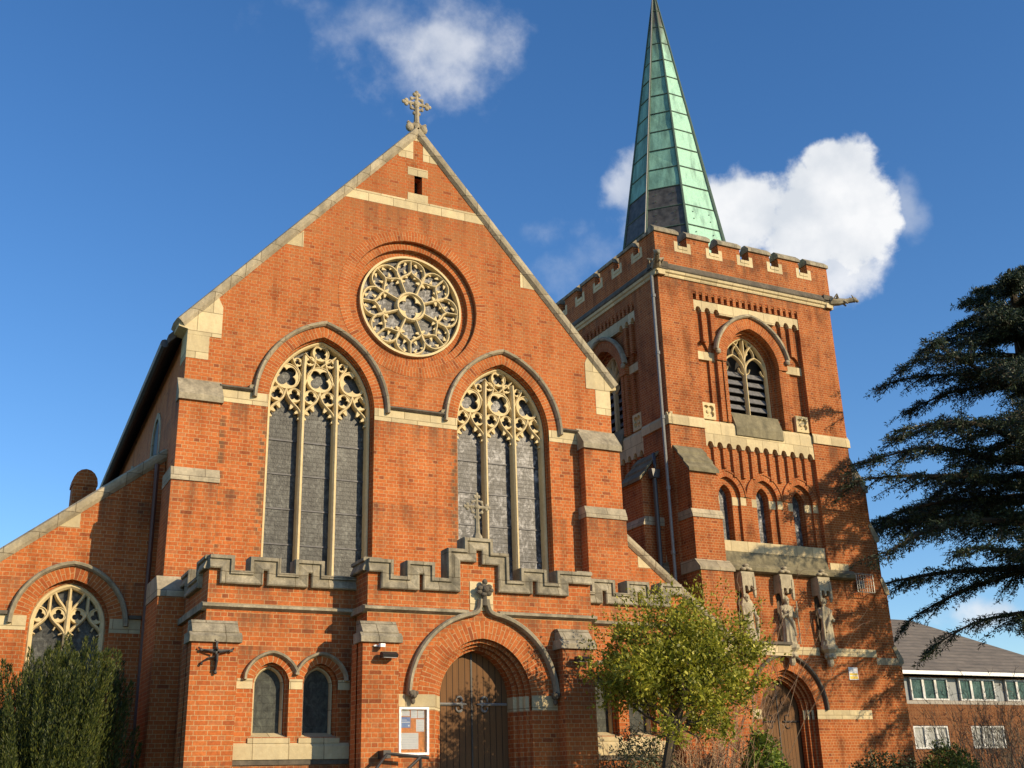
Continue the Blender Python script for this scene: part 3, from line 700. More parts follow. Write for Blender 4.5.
for ws in (LW, RW):
    for c in ws:
        w = B(); bar(w, opening(c, 2.58, lz, la-.04, lh-.04, -.02), .05, PS+.15, PS+.3)
        o = part('lancet_window', w, CREAM)
        gl = B(); gl.prism(opening(c, 2.58, lz, la-.03, lh-.03), PS+.24, PS+.26); part('glass', gl, GLASS3, o)
        r = B(); r.sweep(arch(c, lz, la, lh), ring_prof(0, .12, PS-.006, PS+.05)); part('brick_arch', r, ARCH)
        r = B(); A = arch(c, lz, la, lh, .12); dz = 3.45; A = [p for p in A if p[1] > 3.50]; A = [(A[0][0]-.005, 3.46)]+A+[(A[-1][0]+.005, 3.46)]
        A = [p for p in A if abs(p[0]-(LW[0]+LW[1])/2) > .018 and abs(p[0]-(RW[0]+RW[1])/2) > .018 or abs(p[0]-c) < .40]
        r.sweep(A, [(0, PS+.02), (0, PS-.04), (.02, PS-.08), (.05, PS-.09), (.06, PS-.07), (.06, PS+.02)]); part('hood_moulding', r, GREY)
    s = B(); s.prism([(PS-.05, 2.24), (PS-.05, 2.44), (PS-.01, 2.49), (PS+.05, 2.49), (PS+.05, 2.24)], ws[0]-.60, ws[1]+.50, ax='x')
    for c in ws: s.prism([(PS-.03, 2.488), (PS-.03, 2.56), (PS+.25, 2.66), (PS+.3, 2.66), (PS+.3, 2.488)], c-.34, c+.34, ax='x')
    part('sill', s, CREAM)
    s = B(); s.box(ws[0]-.60, ws[1]+.50, PS-.03, PS+.05, 2.16, 2.238); part('string_moulding', s, DARK)
    s = B()
    for x0, x1 in ((ws[0]-.58, ws[0]-la), (ws[0]+la, ws[1]-la), (ws[1]+la, ws[1]+.50)): s.prism(rect(x0, x1, 3.32, 3.48), PS-.010, PS+.05)
    part('stone_band', s, CREAM)

# projecting doorway bay
DC, DZ = 8.38, 3.18
orders = [(.90, .97, PD, PD+.10), (.83, .91, PD+.097, PD+.20), (.76, .86, PD+.197, PD+.30), (.69, .81, PD+.297, PD+.55)]
b = B()
for i, (a, h, y0, y1) in enumerate(orders): b.prism(rect(DX0+.004*i, DX1-.004*i, -.2, 4.552), y0, y1, [opening(DC, .3, DZ, a, h)])
part('doorway_wall', b, BRP)
for i, (a, h, y0, y1) in enumerate(orders):
    r = B(); r.sweep(arch(DC, DZ, a, h), ring_prof(0, .30 if i == 0 else .055, y0-.005, y0+.05)); part('brick_arch', r, ARCH)
d = B(); d.prism(opening(DC, .3, DZ, .70, .83), PD+.52, PD+.60)
door = part('church_door', d, WOOD)
for s in (-1, 1):
    h_ = B(); x0 = DC+s*.66; x1 = DC+s*.22; zz = 3.10; yy = PD+.505
    h_.tube([(x0, yy, zz), (x1, yy, zz)], .026, 6)
    for q in (-1, 1):
        pts = [(x1+s*.02-s*(.058*sin(t)), yy, zz+q*(.062-.062*cos(t)*1.0)) for t in [i*.55 for i in range(10)]]
        h_.tube(pts, [.022]*6+[.018, .015, .013, .012], 6)
    h_.tube([(x1, yy, zz), (x1-s*.12, yy, zz)], [.03, .012], 6); h_.ball((x1-s*.03, yy, zz), .035, (1, .5, 1))
    part('hinge', h_, plain('wrought_iron', (.20, .20, .19), .5, .2), door)
h_ = B(); h_.tube([(DC+.06, PD+.49, 1.9+.05*cos(t*.7)) if False else (DC+.08+.05*sin(t*.7), PD+.49, 1.95+.05*cos(t*.7)) for t in range(10)], .01, 6); part('ring_handle', h_, IRON, door)
h_ = B(); h_.box(DC-.015, DC+.015, PD+.505, PD+.53, .3, 3.95); part('meeting_strip', h_, IRON, door)
# hood with ogee top
r = B()
A = [p for p in arch(DC, DZ, 1.33, 1.345, 0, 22)]
k0 = [p for p in A if p[0] < DC-.24]
mid = bez(k0[-1], (DC-.10, k0[-1][1]+.035), (DC-.03, k0[-1][1]+.06), (DC-.012, 4.80), 6)
hp = [(DC-s*1.0*(DC-p[0]), p[1]) for s in (1,) for p in k0+mid[1:]]
prof = [(0, PD+.02), (0, PD-.06), (.02, PD-.11), (.065, PD-.12), (.09, PD-.08), (.09, PD+.02)]
r.sweep(hp, prof); r.sweep([(2*DC-x, z) for x, z in reversed(hp)], [(t, y-.002) for t, y in prof])
part('hood_moulding', r, GREY)
f = B()
f.tube([(DC-.005, PD-.08, 4.70), (DC-.005, PD-.10, 4.88)], [.06, .045], 8)
for k in range(7):
    t = 2*pi*k/7; f.ball((DC+.11*cos(t), PD-.11-.02*(k % 2), 4.96+.075*sin(t)), .055, (1.1, .8, .8))
f.ball((DC, PD-.13, 4.97), .075); f.ball((DC, PD-.11, 5.10), .05, (1, 1, 1.1)); part('finial', f, DARK)
for s in (-1, 1):
    f = B(); c = DC+s*1.32
    f.ball((c, PD-.09, 3.20), .075, (1, .9, 1)); f.ball((c, PD-.08, 3.10), .045, (.9, .8, 1.3)); f.ball((c-.05, PD-.12, 3.22), .035); f.ball((c+.05, PD-.12, 3.22), .035); f.ball((c, PD-.14, 3.17), .03)
    part('label_stop', f, DARK)
s = B(); s.prism(rect(8.14, 8.58, 4.62, 5.12), PD-.010, PD+.05)
s.prism(rect(6.84, DC-.90, 2.97, 3.21), PD-.010, PD+.05); s.prism(rect(DC+.90, 9.97, 2.97, 3.21), PD-.010, PD+.05)
for i, (a, h, y0, y1) in enumerate(orders[1:]):
    for q in (-1, 1): s.box(*sorted((DC+q*a, DC+q*(a+.072))), y0-.006, y0+.03, 2.97, 3.21)
    for q in (-1, 1): s.box(*sorted((DC+q*(a-.0+.002), DC+q*(a-.004))), y0-.004, y1, 2.97, 3.21)
part('stone_band', s, CREAM)

# porch string course
def hstring(x0, x1, yf, z, h=.07, pr=.09):
    return [(yf-pr, z-.01), (yf-pr, z+h*.45), (yf+.04, z+h), (yf+.04, z-h), (yf-pr*.4, z-h*.5)]
s = B()
s.prism(hstring(0, 0, PS, 4.60), SX0-.08, DX0, ax='x'); s.prism(hstring(0, 0, PS, 4.60), DX1, SX1+.08, ax='x')
s.prism(hstring(0, 0, PD, 4.57), DX0-.07, DC-.29, ax='x'); s.prism(hstring(0, 0, PD, 4.57), DC+.29, DX1+.07, ax='x')
s.box(SX0-.08, SX0+.02, PS+.03, F-.4, 4.55, 4.66); s.box(DX0-.07, DX0+.02, PD+.03, PS+.0, 4.52, 4.63); s.box(DX1-.02, DX1+.07, PD+.03, PS, 4.52, 4.63)
part('string_moulding', s, GREY)

# battlements: brick parapet following the stepped coping, coping swept along the steps
def battlement(path, yf, th=.30, zb=4.55, name='parapet'):
    poly = [(path[0][0], zb)] + [(x, z-.10) for x, z in path] + [(path[-1][0], zb)]
    ins = []
    b = B()
    # brick body: inset copy of the stepped outline
    inn = offset_path(path, -.10)
    poly = [(path[0][0]+.004, zb)] + [(path[0][0]+.004, inn[0][1])] + inn[1:-1] + [(path[-1][0]-.004, inn[-1][1]), (path[-1][0]-.004, zb)]
    b.prism(poly, yf, yf+th); part(name, b, BRP)
    c = B(); c.sweep(path, [(-.215, yf+.02), (-.215, yf-.075), (-.195, yf-.09), (-.06, yf-.035), (-.05, yf-.075), (.0, yf-.075), (.012, yf-.05), (.012, yf+th-.05), (-.20, yf+th-.05), ])
    part('battlement_coping', c, COPE2)
def offset_path(path, t):
    out = []; n = len(path)
    for i, (x, z) in enumerate(path):
        d = []
        if i: d.append(Vector((x-path[i-1][0], z-path[i-1][1])).normalized())
        if i < n-1: d.append(Vector((path[i+1][0]-x, path[i+1][1]-z)).normalized())
        if len(d) == 2:
            n0 = Vector((-d[0].y, d[0].x)); n1 = Vector((-d[1].y, d[1].x)); k = n0+n1; nn = k/max(.25, k.dot(n0))
        else: nn = Vector((-d[0].y, d[0].x))
        out.append((x+nn.x*t, z+nn.y*t))
    return out
def steps(seq):      # [(x_start, z), ...] -> stepped outline
    P = []
    for i, (x, z) in enumerate(seq):
        if i: P.append((x, seq[i-1][1]))
        P.append((x, z))
    return P
T, E_ = 5.42, 5.18
battlement(steps([(SX0, T), (4.19, E_), (4.46, T), (4.96, E_), (5.22, T), (5.71, E_), (6.30, E_)])[:-1], PS)
battlement(steps([(DX0, 5.39), (6.71, 5.12), (6.96, 5.39), (7.46, 5.13), (7.72, 5.66), (8.03, 5.87), (8.57, 5.63), (8.88, 5.16), (9.12, 5.39), (9.63, 5.16), (9.85, 5.39), (DX1, 5.39)])[:-1], PD)
battlement(steps([(DX1, E_), (10.95, T), (11.46, E_), (11.73, T), (12.24, E_), (12.5, T), (SX1, T)])[:-1], PS)
def side_batt(x, y0, y1, s):
    # side parapet running back, outward face at x
    Mx = Matrix(((0, s, 0, x), (-s, 0, 0, 0), (0, 0, 1, 0), (0, 0, 0, 1)))
    # local: u -> world y = -s*u ; depth -> world x = x + s*d
    n = max(1, int((y1-y0)/.78)); seq = []; u = 0; L = y1-y0
    if L < 1: seq = [(0, T), (L, T)]
    else:
        w = L/(n*2-1) if n > 1 else L
        for i in range(n*2-1): seq.append((i*w, T if i % 2 == 0 else E_))
        seq.append((L, T))
    P = steps(seq)[:-1]
    b = B(); inn = offset_path(P, -.10)
    poly = [(0, 4.55), (0, inn[0][1])]+inn[1:-1]+[(L, inn[-1][1]), (L, 4.55)]
    if s > 0: Mt = Matrix(((0, 1, 0, x), (-1, 0, 0, y1), (0, 0, 1, 0), (0, 0, 0, 1)))
    else: Mt = Matrix(((0, -1, 0, x), (1, 0, 0, y0), (0, 0, 1, 0), (0, 0, 0, 1)))
    b.prism(poly, 0, .3); part('parapet', b, BRP, M=Mt)
    c = B(); c.sweep(P, [(-.215, .02), (-.215, -.075), (-.195, -.09), (-.06, -.035), (-.05, -.075), (.0, -.075), (.012, -.05), (.012, .25), (-.20, .25)]); part('battlement_coping', c, COPE2, M=Mt)
side_batt(SX0+.003, PS+.02, F-.45, 1); side_batt(DX0+.003, PD+.02, PS+.02, 1); side_batt(SX1-.003, PS+.02, F-.45, -1); side_batt(DX1-.003, PD+.02, PS+.02, -1)
b = B(); cross(b, 8.35, PD+.1, 5.86, 6.48, .22, .042); part('porch_cross', b, GREY)

# piers at the porch corners
for x0, x1, yf, yb in ((3.54, 4.27, PS-.32, PS+.02), (6.12, 6.74, PD-.27, PD+.02), (9.78, 10.40, PD-.27, PD+.02), (12.6, 13.25, PS-.32, PS+.02)):
    b = B(); b.box(x0, x1, yf, yb, -.2, 4.0); b.box(x0-.06, x1+.06, yf-.07, yb, -.2, .8)
    if x0 < 4: b.box(x0, SX0+.05, yb-.05, yb+.35, -.2, 4.0)
    if 6 < x0 < 7: b.box(x0, DX0+.05, yb-.05, yb+.25, -.2, 4.0)
    o = part('pier', b, BRP)
    c = B(); c.prism([(yf-.055, 3.99), (yf-.055, 4.08), (yf+.02, 4.15), (yb+.05, 4.15), (yb+.05, 3.99)], x0-.045, x1+.045, ax='x'); c.prism([(yf+.005, 4.148), (yf+.005, 4.16), (yf+.16, 4.35), (yb+.05, 4.36), (yb+.05, 4.148)], x0-.0, x1+.0, ax='x')
    part('pier_cap', c, COPE2, o)
# coal-dark stains are left to the brick material; small fittings on the walls

# ------------------------------------------------------------------ tower
TX0, TX1, TY0, TY1 = 17.63, 24.17, 24.9, 31.44
TC = 20.9; TYC = (TY0+TY1)/2
I4 = Matrix.Identity(4)
def rotT(k):                                  # k quarter turns about the tower's axis; k=1 brings the front face to the west side
    return Matrix.Translation((TC, TYC, 0)) @ Matrix.Rotation(-k*pi/2, 4, 'Z') @ Matrix.Translation((-TC, -TYC, 0))
b = B(); b.box(TX0+.75, TX1-.75, TY0+.75, TY1-.75, -.2, 16.9); b.box(TX0+.45, TX1-.45, TY0+.02, TY1-.02, 16.2, 16.6); part('tower_core', b, BLACKIN)
PX0, PX1, UC = 18.84, 22.80, 20.82
BZ, BA, BH = 13.50, 1.02, 1.24
LAN = (19.50, 20.82, 22.14)
def tower_face(k):
    M = rotT(k); y = TY0
    p = lambda n, b, m_, par=church: part(n, b, m_, par, M=M.copy())
    front = k == 0
    door_a, door_h, dz, dc = .95, 1.12, 3.52, 20.80
    ins = 0 if k % 2 == 0 else .14
    b = B()
    hA = [rect(PX0, PX1, 7.50, 15.62)]
    niches = [opening(c, 5.42, 6.55, .19, .22) for c in (19.62, 20.95, 22.30)]
    if front: hA += niches + [opening(dc, .3, dz, door_a, door_h)]
    b.prism(rect(TX0+ins, TX1-ins, -.2, 16.2), y, y+.14, hA)
    hB = [opening(UC, 11.9, BZ, BA-.04, BH-.04)] + [opening(c, 8.02, 9.42, .46, .56) for c in LAN]
    side = [opening(c, 12.16, 13.78, .22, .34) for c in (19.10, 22.54)]
    if front: hB += [opening(c, 5.42, 6.55, .17, .2) for c in (19.62, 20.95, 22.30)]+[opening(dc, .3, dz, door_a-.08, door_h-.08)]
    b.prism(rect(TX0+.003+ins, TX1-.003-ins, -.2, 16.19), y+.137, y+.22, hB+side)
    hC = [opening(UC, 11.9, BZ, BA-.12, BH-.12)] + [opening(c, 8.02, 9.42, .225, .36) for c in LAN]
    if front: hC += [opening(dc, .3, dz, door_a-.16, door_h-.16)]
    b.prism(rect(TX0+.006+ins, TX1-.006-ins, -.2, 16.18), y+.217, y+.32, hC)
    hD = [opening(UC, 11.9, BZ, BA-.20, BH-.20)] + [opening(c, 8.02, 9.42, .20, .33) for c in LAN]
    if front: hD += [opening(dc, .3, dz, door_a-.24, door_h-.24)]
    b.prism(rect(TX0+.009+ins, TX1-.009-ins, -.2, 16.17), y+.317, y+.46, hD)
    p('tower_wall', b, BRT)
    # dentils under the string
    b = B(); n = 17
    for i in range(n): x = PX0+.06+(PX1-PX0-.12)*(i+.5)/n; b.box(x-.055, x+.055, y+.0, y+.15, 15.36, 15.62)
    b.box(PX0, PX1, y+.02, y+.15, 15.56, 15.62); p('dentils', b, BRT)
    # arcaded stone bands
    def arcade(z0, z1, gap=None, n=12):
        b = B(); w = (PX1-PX0)/n
        pts = [(PX0+.002, z1), (PX0+.002, z0)]; holes = []
        for i in range(n):
            c = PX0+w*(i+.5)
            if gap and abs(c-UC) < gap: continue
            r = w*.26; zz = z0+.07
            pts += [(c-r*1.25, z0), (c-r*1.25, z0+.03)]+[(c-r*cos(pi*j/6), zz+r*sin(pi*j/6)) for j in range(7)]+[(c+r*1.25, z0+.03), (c+r*1.25, z0)]
        pts += [(PX1-.002, z0), (PX1-.002, z1)]
        b.prism(pts, y-.004+.02, y+.16); return b
    p('arcaded_band', arcade(15.0, 15.35, 1.05), CREAM); p('arcaded_band', arcade(10.80, 11.22), CREAM)
    b = B()
    for s_ in (-1, 1):
        for q0, q1, yy in ((.985, 1.10, .0), (1.13, 1.28, .03)): b.box(*sorted((UC+s_*q0, UC+s_*q1)), y+yy, y+.15, 11.62, 13.499)
    p('belfry_pilaster', b, BRT)
    b = B(); w = (PX1-PX0)/12
    for i in range(13):
        x = PX0+w*i
        if 0 < i < 12 and abs(x-UC) > 1.30: b.box(x-.06, x+.06, y+.03, y+.15, 14.05, 15.0)
        zz = 10.80
        if 0 < i < 12:
            d = min(abs(x-c) for c in LAN); zl = 10.12+.10 if d < .3 else 9.98
            b.box(x-.05, x+.05, y+.05, y+.15, zl, zz)
    p('brick_ribs', b, BRT)
    # bands
    b = B()
    b.prism([(y-.05, 11.30), (y-.05, 11.52), (y+.03, 11.66), (y+.10, 11.66), (y+.10, 11.30)], TX0-.05, PX0, ax='x'); b.prism([(y-.05, 11.30), (y-.05, 11.52), (y+.03, 11.66), (y+.10, 11.66), (y+.10, 11.30)], PX1, TX1+.05, ax='x')
    b.prism([(y+.025, 11.22), (y+.025, 11.50), (y+.08, 11.60), (y+.15, 11.60), (y+.15, 11.22)], PX0, PX1, ax='x'); p('stone_band', b, CREAM)
    b = B(); b.prism([(y-.02, 11.24), (y-.02, 11.50), (y+.16, 11.98), (y+.44, 12.02), (y+.44, 11.24)], UC-.86, UC+.86, ax='x'); p('belfry_apron', b, MOSSY)
    b = B()
    for x0, x1 in ((PX0, UC-BA+.04), (UC+BA-.04, PX1)): b.prism(rect(x0, x1, 13.50, 13.76), y+.125, y+.25)
    for x0, x1 in ((PX0+.02, 19.04-.10+.12), ): pass
    for c in LAN:
        b.prism(rect(c+.22, c+.46 if c > 22 else c+.66-.01, 9.18, 9.42), y+.128 if False else y+.205, y+.25)
    for i, x in enumerate((LAN[0]-.66, LAN[0]+.46, LAN[1]+.46, LAN[2]+.46)):
        b.box(x+.004, x+(.20 if i else .2)-.004, y+.128, y+.2, 9.18, 9.42)
    for c in LAN:
        b.box(c-.455, c-.226, y+.208, y+.25, 9.18, 9.42)
    p('stone_band', b, CREAM)
    # quatrefoil panels either side of the louvres
    for c in (19.07, 22.50):
        b = B(); b.prism(rect(c-.23, c+.23, 11.62, 12.12), y+.03, y+.10, [foil(c, 11.87, .24, 4, pi/4)]); b.box(c-.22, c+.22, y+.10, y+.16, 11.63, 12.11)
        b.ball((c, y+.09, 11.87), .06, (1, .6, 1)); p('quatrefoil_panel', b, TRAC)
    # belfry arch, hood, tracery, louvres
    r = B(); r.sweep(arch(UC, BZ, BA-.04, BH-.04), ring_prof(0, .33, y-.03, y+.15)); p('brick_arch', r, ARCH)
    r = B(); r.sweep(arch(UC, BZ, BA-.12, BH-.12), ring_prof(0, .06, y+.212, y+.26)); p('brick_arch', r, ARCH)
    r = B(); A = arch(UC, BZ, BA, BH, .30); A = [q for q in A if q[1] > 13.78]; r.sweep(A, [(0, y+.02), (0, y-.09), (.03, y-.13), (.08, y-.14), (.11, y-.10), (.11, y+.02)])
    for q in (A[0], A[-1]): r.ball((q[0], y-.08, q[1]-.05), .09, (1, .8, 1))
    p('hood_moulding', r, COPE)
    w = B(); yf, yb = y+.36, y+.50; a, h = BA-.20, BH-.20
    bar(w, opening(UC, 11.95, BZ, a, h, -.02), .06, yf-.01, yb); bar(w, [(UC, 11.95), (UC, 14.45)], .075, yf-.02, yb)
    for s in (-1, 1):
        bar(w, bez((UC, 13.55), (UC, 13.9), (UC+s*.12, 14.2), (UC+s*.40, 14.38)), .07, yf, yb-.02)
        bar(w, arch(UC+s*a/2, 13.42, a/2-.02, .52), .065, yf, yb-.02)
        [bar(w, bez((UC+s*a/2+q*.38, 13.35), (UC+s*a/2+q*.24, 13.42), (UC+s*a/2+q*.22, 13.46), (UC+s*a/2+q*.20, 13.56), 5), .04, yf+.03, yb-.04) for q in (-1, 1)]
        bar(w, bez((UC+s*.40, 13.96), (UC+s*.42, 14.2), (UC+s*.2, 14.25), (UC+s*.17, 14.42), 6), .05, yf+.01, yb-.03)
        bar(w, [(UC+s*.10, 13.98), (UC+s*.17, 14.06)], .04, yf+.02, yb-.04)
    o = p('belfry_window', w, TRAC)
    l = B()
    for i in range(6):
        z = 11.98+i*.262
        l.prism([(y+.47, z), (y+.49, z-.01), (y+.60, z+.17), (y+.58, z+.18)], UC-a, UC+a, ax='x')
    p('louvre', l, LOUV, o)
    l = B(); l.prism(opening(UC, 11.95, BZ, a+.02, h+.02), y+.72, y+.74); p('backing', l, BLACKIN, o)
    # three lancets
    for c in LAN:
        r = B(); r.sweep(arch(c, 9.42, .46, .56), ring_prof(0, .16, y+.10, y+.17)); p('brick_arch', r, ARCH)
        r = B(); r.sweep(arch(c, 9.42, .46, .56, .16), ring_prof(0, .04, y+.075, y+.16)); p('brick_arch', r, ARCH)
        gl = B(); gl.prism(opening(c, 8.02, 9.42, .205, .335), y+.44, y+.455); o = p('lancet_window', gl, GLASS2)
        s = B(); s.prism([(y+.10, 7.80), (y+.10, 7.95), (y+.44, 8.22), (y+.45, 7.80)], c-.20, c+.20, ax='x'); p('sill', s, CREAM, o)
    s = B(); s.box(PX0+.003, PX1-.003, y+.06, y+.16, 7.82, 8.12); p('stone_band', s, CREAM)
    s = B(); s.prism([(y-.02, 7.42), (y-.02, 7.50), (y+.10, 7.92), (y+.15, 7.92), (y+.15, 7.42)], PX0-.0, PX1, ax='x'); s.prism([(y-.22, 7.24), (y-.24, 7.34), (y-.12, 7.46), (y+.02, 7.50), (y+.02, 7.20), (y-.12, 7.20)], PX0+.30 if front else TX0, TX1-.55, ax='x'); p('ledge', s, MOSSY)
    s = B(); s.prism(rect(22.86, 23.55, 7.22, 7.68), y-.02, y+.05); s.prism(rect(TX0, TX1+.0, 5.04, 5.25), y-.02, y+.05) if not front else [s.prism(rect(x0, x1, 5.04, 5.25), y-.02, y+.05) for x0, x1 in ((TX0, 19.42), (19.86, 20.74), (21.16, 22.08), (22.52, TX1))]
    p('stone_band', s, CREAM)
    if front:
        s = B(); s.prism(rect(TX0, dc-.95, 3.34, 3.58), y-.010, y+.05); s.prism(rect(dc+.95, 23.72, 3.34, 3.58), y-.010, y+.05)
        for i in (1, 2, 3): s.box(dc+.95-.08*i, dc+.95-.08*i+.076, y+.08*i+.045, y+.08*i+.10, 3.34, 3.58)
        for i in (1, 2, 3): s.box(dc-.95+.08*i-.076, dc-.95+.08*i, y+.08*i+.045, y+.08*i+.10, 3.34, 3.58)
        p('stone_band', s, CREAM)
        r = B(); r.sweep(arch(dc, dz, door_a, door_h), ring_prof(0, .30, y-.006, y+.05)); p('brick_arch', r, ARCH)
        for i, yy in ((1, .13), (2, .21), (3, .31)):
            r = B(); r.sweep(arch(dc, dz, door_a-.08*i, door_h-.08*i), ring_prof(0, .06, y+yy, y+yy+.05)); p('brick_arch', r, ARCH)
        r = B(); r.sweep(arch(dc, dz+.05, door_a, door_h, .30), [(0, y+.02), (0, y-.05), (.03, y-.10), (.07, y-.11), (.10, y-.08), (.10, y+.02)])
        p('hood_moulding', r, DARK)
        d = B(); d.prism(opening(dc, .3, dz, door_a-.22, door_h-.22), y+.50, y+.56); o = p('tower_door', d, WOOD)
        h_ = B()
        for s_ in (-1, 1):
            for zz in (3.3,):
                h_.tube([(dc+s_*.68, y+.49, zz), (dc+s_*.14, y+.49, zz)], .028, 6)
                for q in (-1, 1): h_.tube([(dc+s_*(.30-.09*sin(t)), y+.485, zz+q*(.09-.09*cos(t))) for t in [i*.5 for i in range(9)]], .014, 6)
            for q in (0, 1): h_.tube([(dc+s_*(.26-.13*sin(t)), y+.485, 3.85+(.13*cos(t))) for t in [i*.4 for i in range(9)]], .012, 6)
        h_.box(dc-.012, dc+.012, y+.48, y+.51, .3, 4.3)
        p('hinge', h_, IRON, o)
        n_ = B()
        for c in (19.62, 20.95, 22.30): n_.prism(opening(c, 5.42, 6.55, .18, .21), y+.20, y+.215)
        p('niche_back', n_, plain('niche_brown', (.10, .075, .055), .9))  # niche backs in plain dark brown
    tower_top(k, p, ins)
def tower_top(k, p, ins):
    y = TY0
    # string and parapet
    b = B(); b.prism([(y-.12, 16.10), (y-.15, 16.13), (y-.15, 16.17), (y-.055, 16.34), (y+.3, 16.34), (y+.3, 16.10)], TX0-.15, TX1+.15, ax='x'); p('cornice', b, DARK)
    b = B(); b.prism([(y-.04, 15.92), (y-.06, 15.97), (y-.05, 16.0), (y-.10, 16.03), (y-.12, 16.098), (y+.2, 16.098), (y+.2, 15.92)], TX0-.12, TX1+.12, ax='x'); p('cornice', b, CREAM)
    W_ = TX1-TX0+.10; x0 = TX0-.05; n = 6; g = .34; mw = (W_-(n-1)*g)/n
    poly = [(x0, 16.32)]; 
    for i in range(n):
        a = x0+i*(mw+g); poly += [(a, 17.34), (a+mw, 17.34)]
        if i < n-1: poly += [(a+mw, 16.95), (a+mw+g, 16.95)]
    poly.append((x0+W_, 16.32)); b = B(); b.prism([(min(max(q[0], x0+(.33 if ins else 0)), x0+W_-(.33 if ins else 0)), q[1]) for q in poly], y-.05, y+.28); p('parapet', b, BRT)
    b = B()
    for i in range(n):
        a = x0+i*(mw+g); b.prism([(y-.11, 17.342), (y-.11, 17.44), (y+.06, 17.60), (y+.20, 17.60), (y+.33, 17.44), (y+.33, 17.342)], a-.03 if not (ins and i == 0) else a+.34, a+mw+.03 if not (ins and i == n-1) else a+mw-.34, ax='x')
    p('merlon_cap', b, COPE2)
    b = B()
    for i in range(n-1):
        a = x0+i*(mw+g)+mw; b.box(a-.13, a+g+.13, y-.058, y+.0, 16.80, 17.0); b.box(a-.13, a-.002, y-.0585, y, 16.99, 17.14); b.box(a+g+.002, a+g+.13, y-.0585, y, 16.99, 17.14); b.box(a+.005, a+g-.005, y-.075, y+.3, 16.90, 17.0)
    p('embrasure_sill', b, CREAM)
def tower_back(k):
    M = rotT(k); ins = 0 if k % 2 == 0 else .14
    p = lambda n, b, m_, par=church: part(n, b, m_, par, M=M.copy())
    b = B(); b.prism(rect(TX0+ins, TX1-ins, -.2, 16.2), TY0, TY0+.4); p('tower_wall', b, BRT); tower_top(k, p, ins)
for k in (0, 1): tower_face(k)
for k in (2, 3): tower_back(k)

# tower buttresses
def tower_buttress(Mt, front=False):
    y = TY0
    b = B()
    stages = [((y-.62, 8.70), (y-.62, 9.80), (y+.01, 10.58), (y+.01, 8.70))]
    x0, x1 = (17.72, 18.62) if front else (18.25, 19.30)
    b.prism(list(stages[0]), x0, x1, ax='x')
    b.box(x0-.02, x1+.04, y-.66, y+.01, 7.32, 8.50); b.box(x0-.05, x1+.10, y-.84, y+.01, -.2, 7.06)
    o = part('tower_buttress', b, BRT, M=Mt)
    c = B()
    for i in range(3):
        t0, t1 = i/3, (i+1)/3
        ya, za = y-.70+.72*t0, 9.80+.90*t0; yb_, zb_ = y-.70+.72*t1, 9.80+.90*t1
        c.prism([(ya, za-.03), (ya, za+.07), (yb_, zb_+.01), (yb_, zb_-.05)], x0-.05+.003*i, x1+.05-.003*i, ax='x')
    part('weathering', c, MOSSY, o, M=Mt)
    c = B(); c.prism([(y-.69, 8.50), (y-.69, 8.54), (y-.62, 8.74), (y+.01, 8.74), (y+.01, 8.50)], x0-.05, x1+.07, ax='x'); c.prism([(y-.88, 7.04), (y-.88, 7.12), (y-.66, 7.36), (y+.01, 7.36), (y+.01, 7.04)], x0-.09, x1+.14, ax='x')
    part('set_off', c, COPE, o, M=Mt)
tower_buttress(I4.copy(), True)
# flank buttresses: west face near the front corner, east face near the front corner
MW = rotT(1) @ Matrix.Translation((4.2, 0, 0)); tower_buttress(MW)     # on the west flank
# east: stepped in four stages
b = B(); e0, e1 = TY0+.06, TY0+1.25
b.prism([(TX1-.05, -.2), (25.16, -.2), (25.16, 5.0), (24.98, 5.3), (24.98, 7.0), (24.86, 7.3), (24.86, 8.55), (24.70, 8.95), (24.70, 10.05), (TX1, 10.95), (TX1-.05, 10.95)], e0, e1)
o = part('tower_buttress', b, BRT)
b = B()
for (xa, za), (xb, zb) in (((24.20, 10.93), (24.72, 10.06)), ((24.70, 8.95), (24.88, 8.55)), ((24.86, 7.32), (25.0, 6.98)), ((24.98, 5.34), (25.18, 4.98))):
    b.prism([(xa-.10, za), (xa, za+.08), (xb+.05, zb+.04), (xb+.05, zb-.10), (xb-.10, zb-.10)], e0-.03, e1+.03)
b.prism([(24.15, 10.15), (24.45, 10.15), (24.45, 10.6), (24.15, 10.85)], e0-.012, e0+.1)
part('set_off', b, COPE, o)
b = B(); b.box(24.1, 25.18, e0-.02, e1+.02, 5.04-.2, 5.04); part('stone_band', b, COPE, o)

# gargoyles at the parapet corners
def gargoyle(x, y, z, dx, dy):
    b = B(); d = Vector((dx, dy, 0)).normalized(); c = Vector((x, y, z)); n = Vector((-d.y, d.x, 0))
    b.tube([c-d*.15, c+d*.15, c+d*.40+Vector((0, 0, .03)), c+d*.60+Vector((0, 0, .06))], [.15, .13, .085, .09], 8)
    b.ball(c+d*.66+Vector((0, 0, .07)), .10, (1, 1, .9)); b.ball(c+d*.76+Vector((0, 0, .03)), .055)
    for s in (-1, 1):
        b.tube([c+d*.62+n*s*.06+Vector((0, 0, .13)), c+d*.56+n*s*.10+Vector((0, 0, .2))], [.03, .01], 5)
        b.tube([c+d*.1+n*s*.10+Vector((0, 0, .1)), c+d*.05+n*s*.22+Vector((0, 0, .17)), c-d*.1+n*s*.16], [.05, .035, .02], 5)
        b.tube([c+d*.3+n*s*.08, c+d*.42+n*s*.10-Vector((0, 0, .10))], [.04, .025], 5)
    part('gargoyle', b, GREY)
gargoyle(TX1+.12, TY0-.12, 16.16, .8, -.35); gargoyle(TX0-.10, TY0-.10, 16.20, -.35, -.6) ; gargoyle(TX0-.1, TY1+.1, 16.2, -1, 1); gargoyle(TX1+.1, TY1+.1, 16.2, 1, 1)
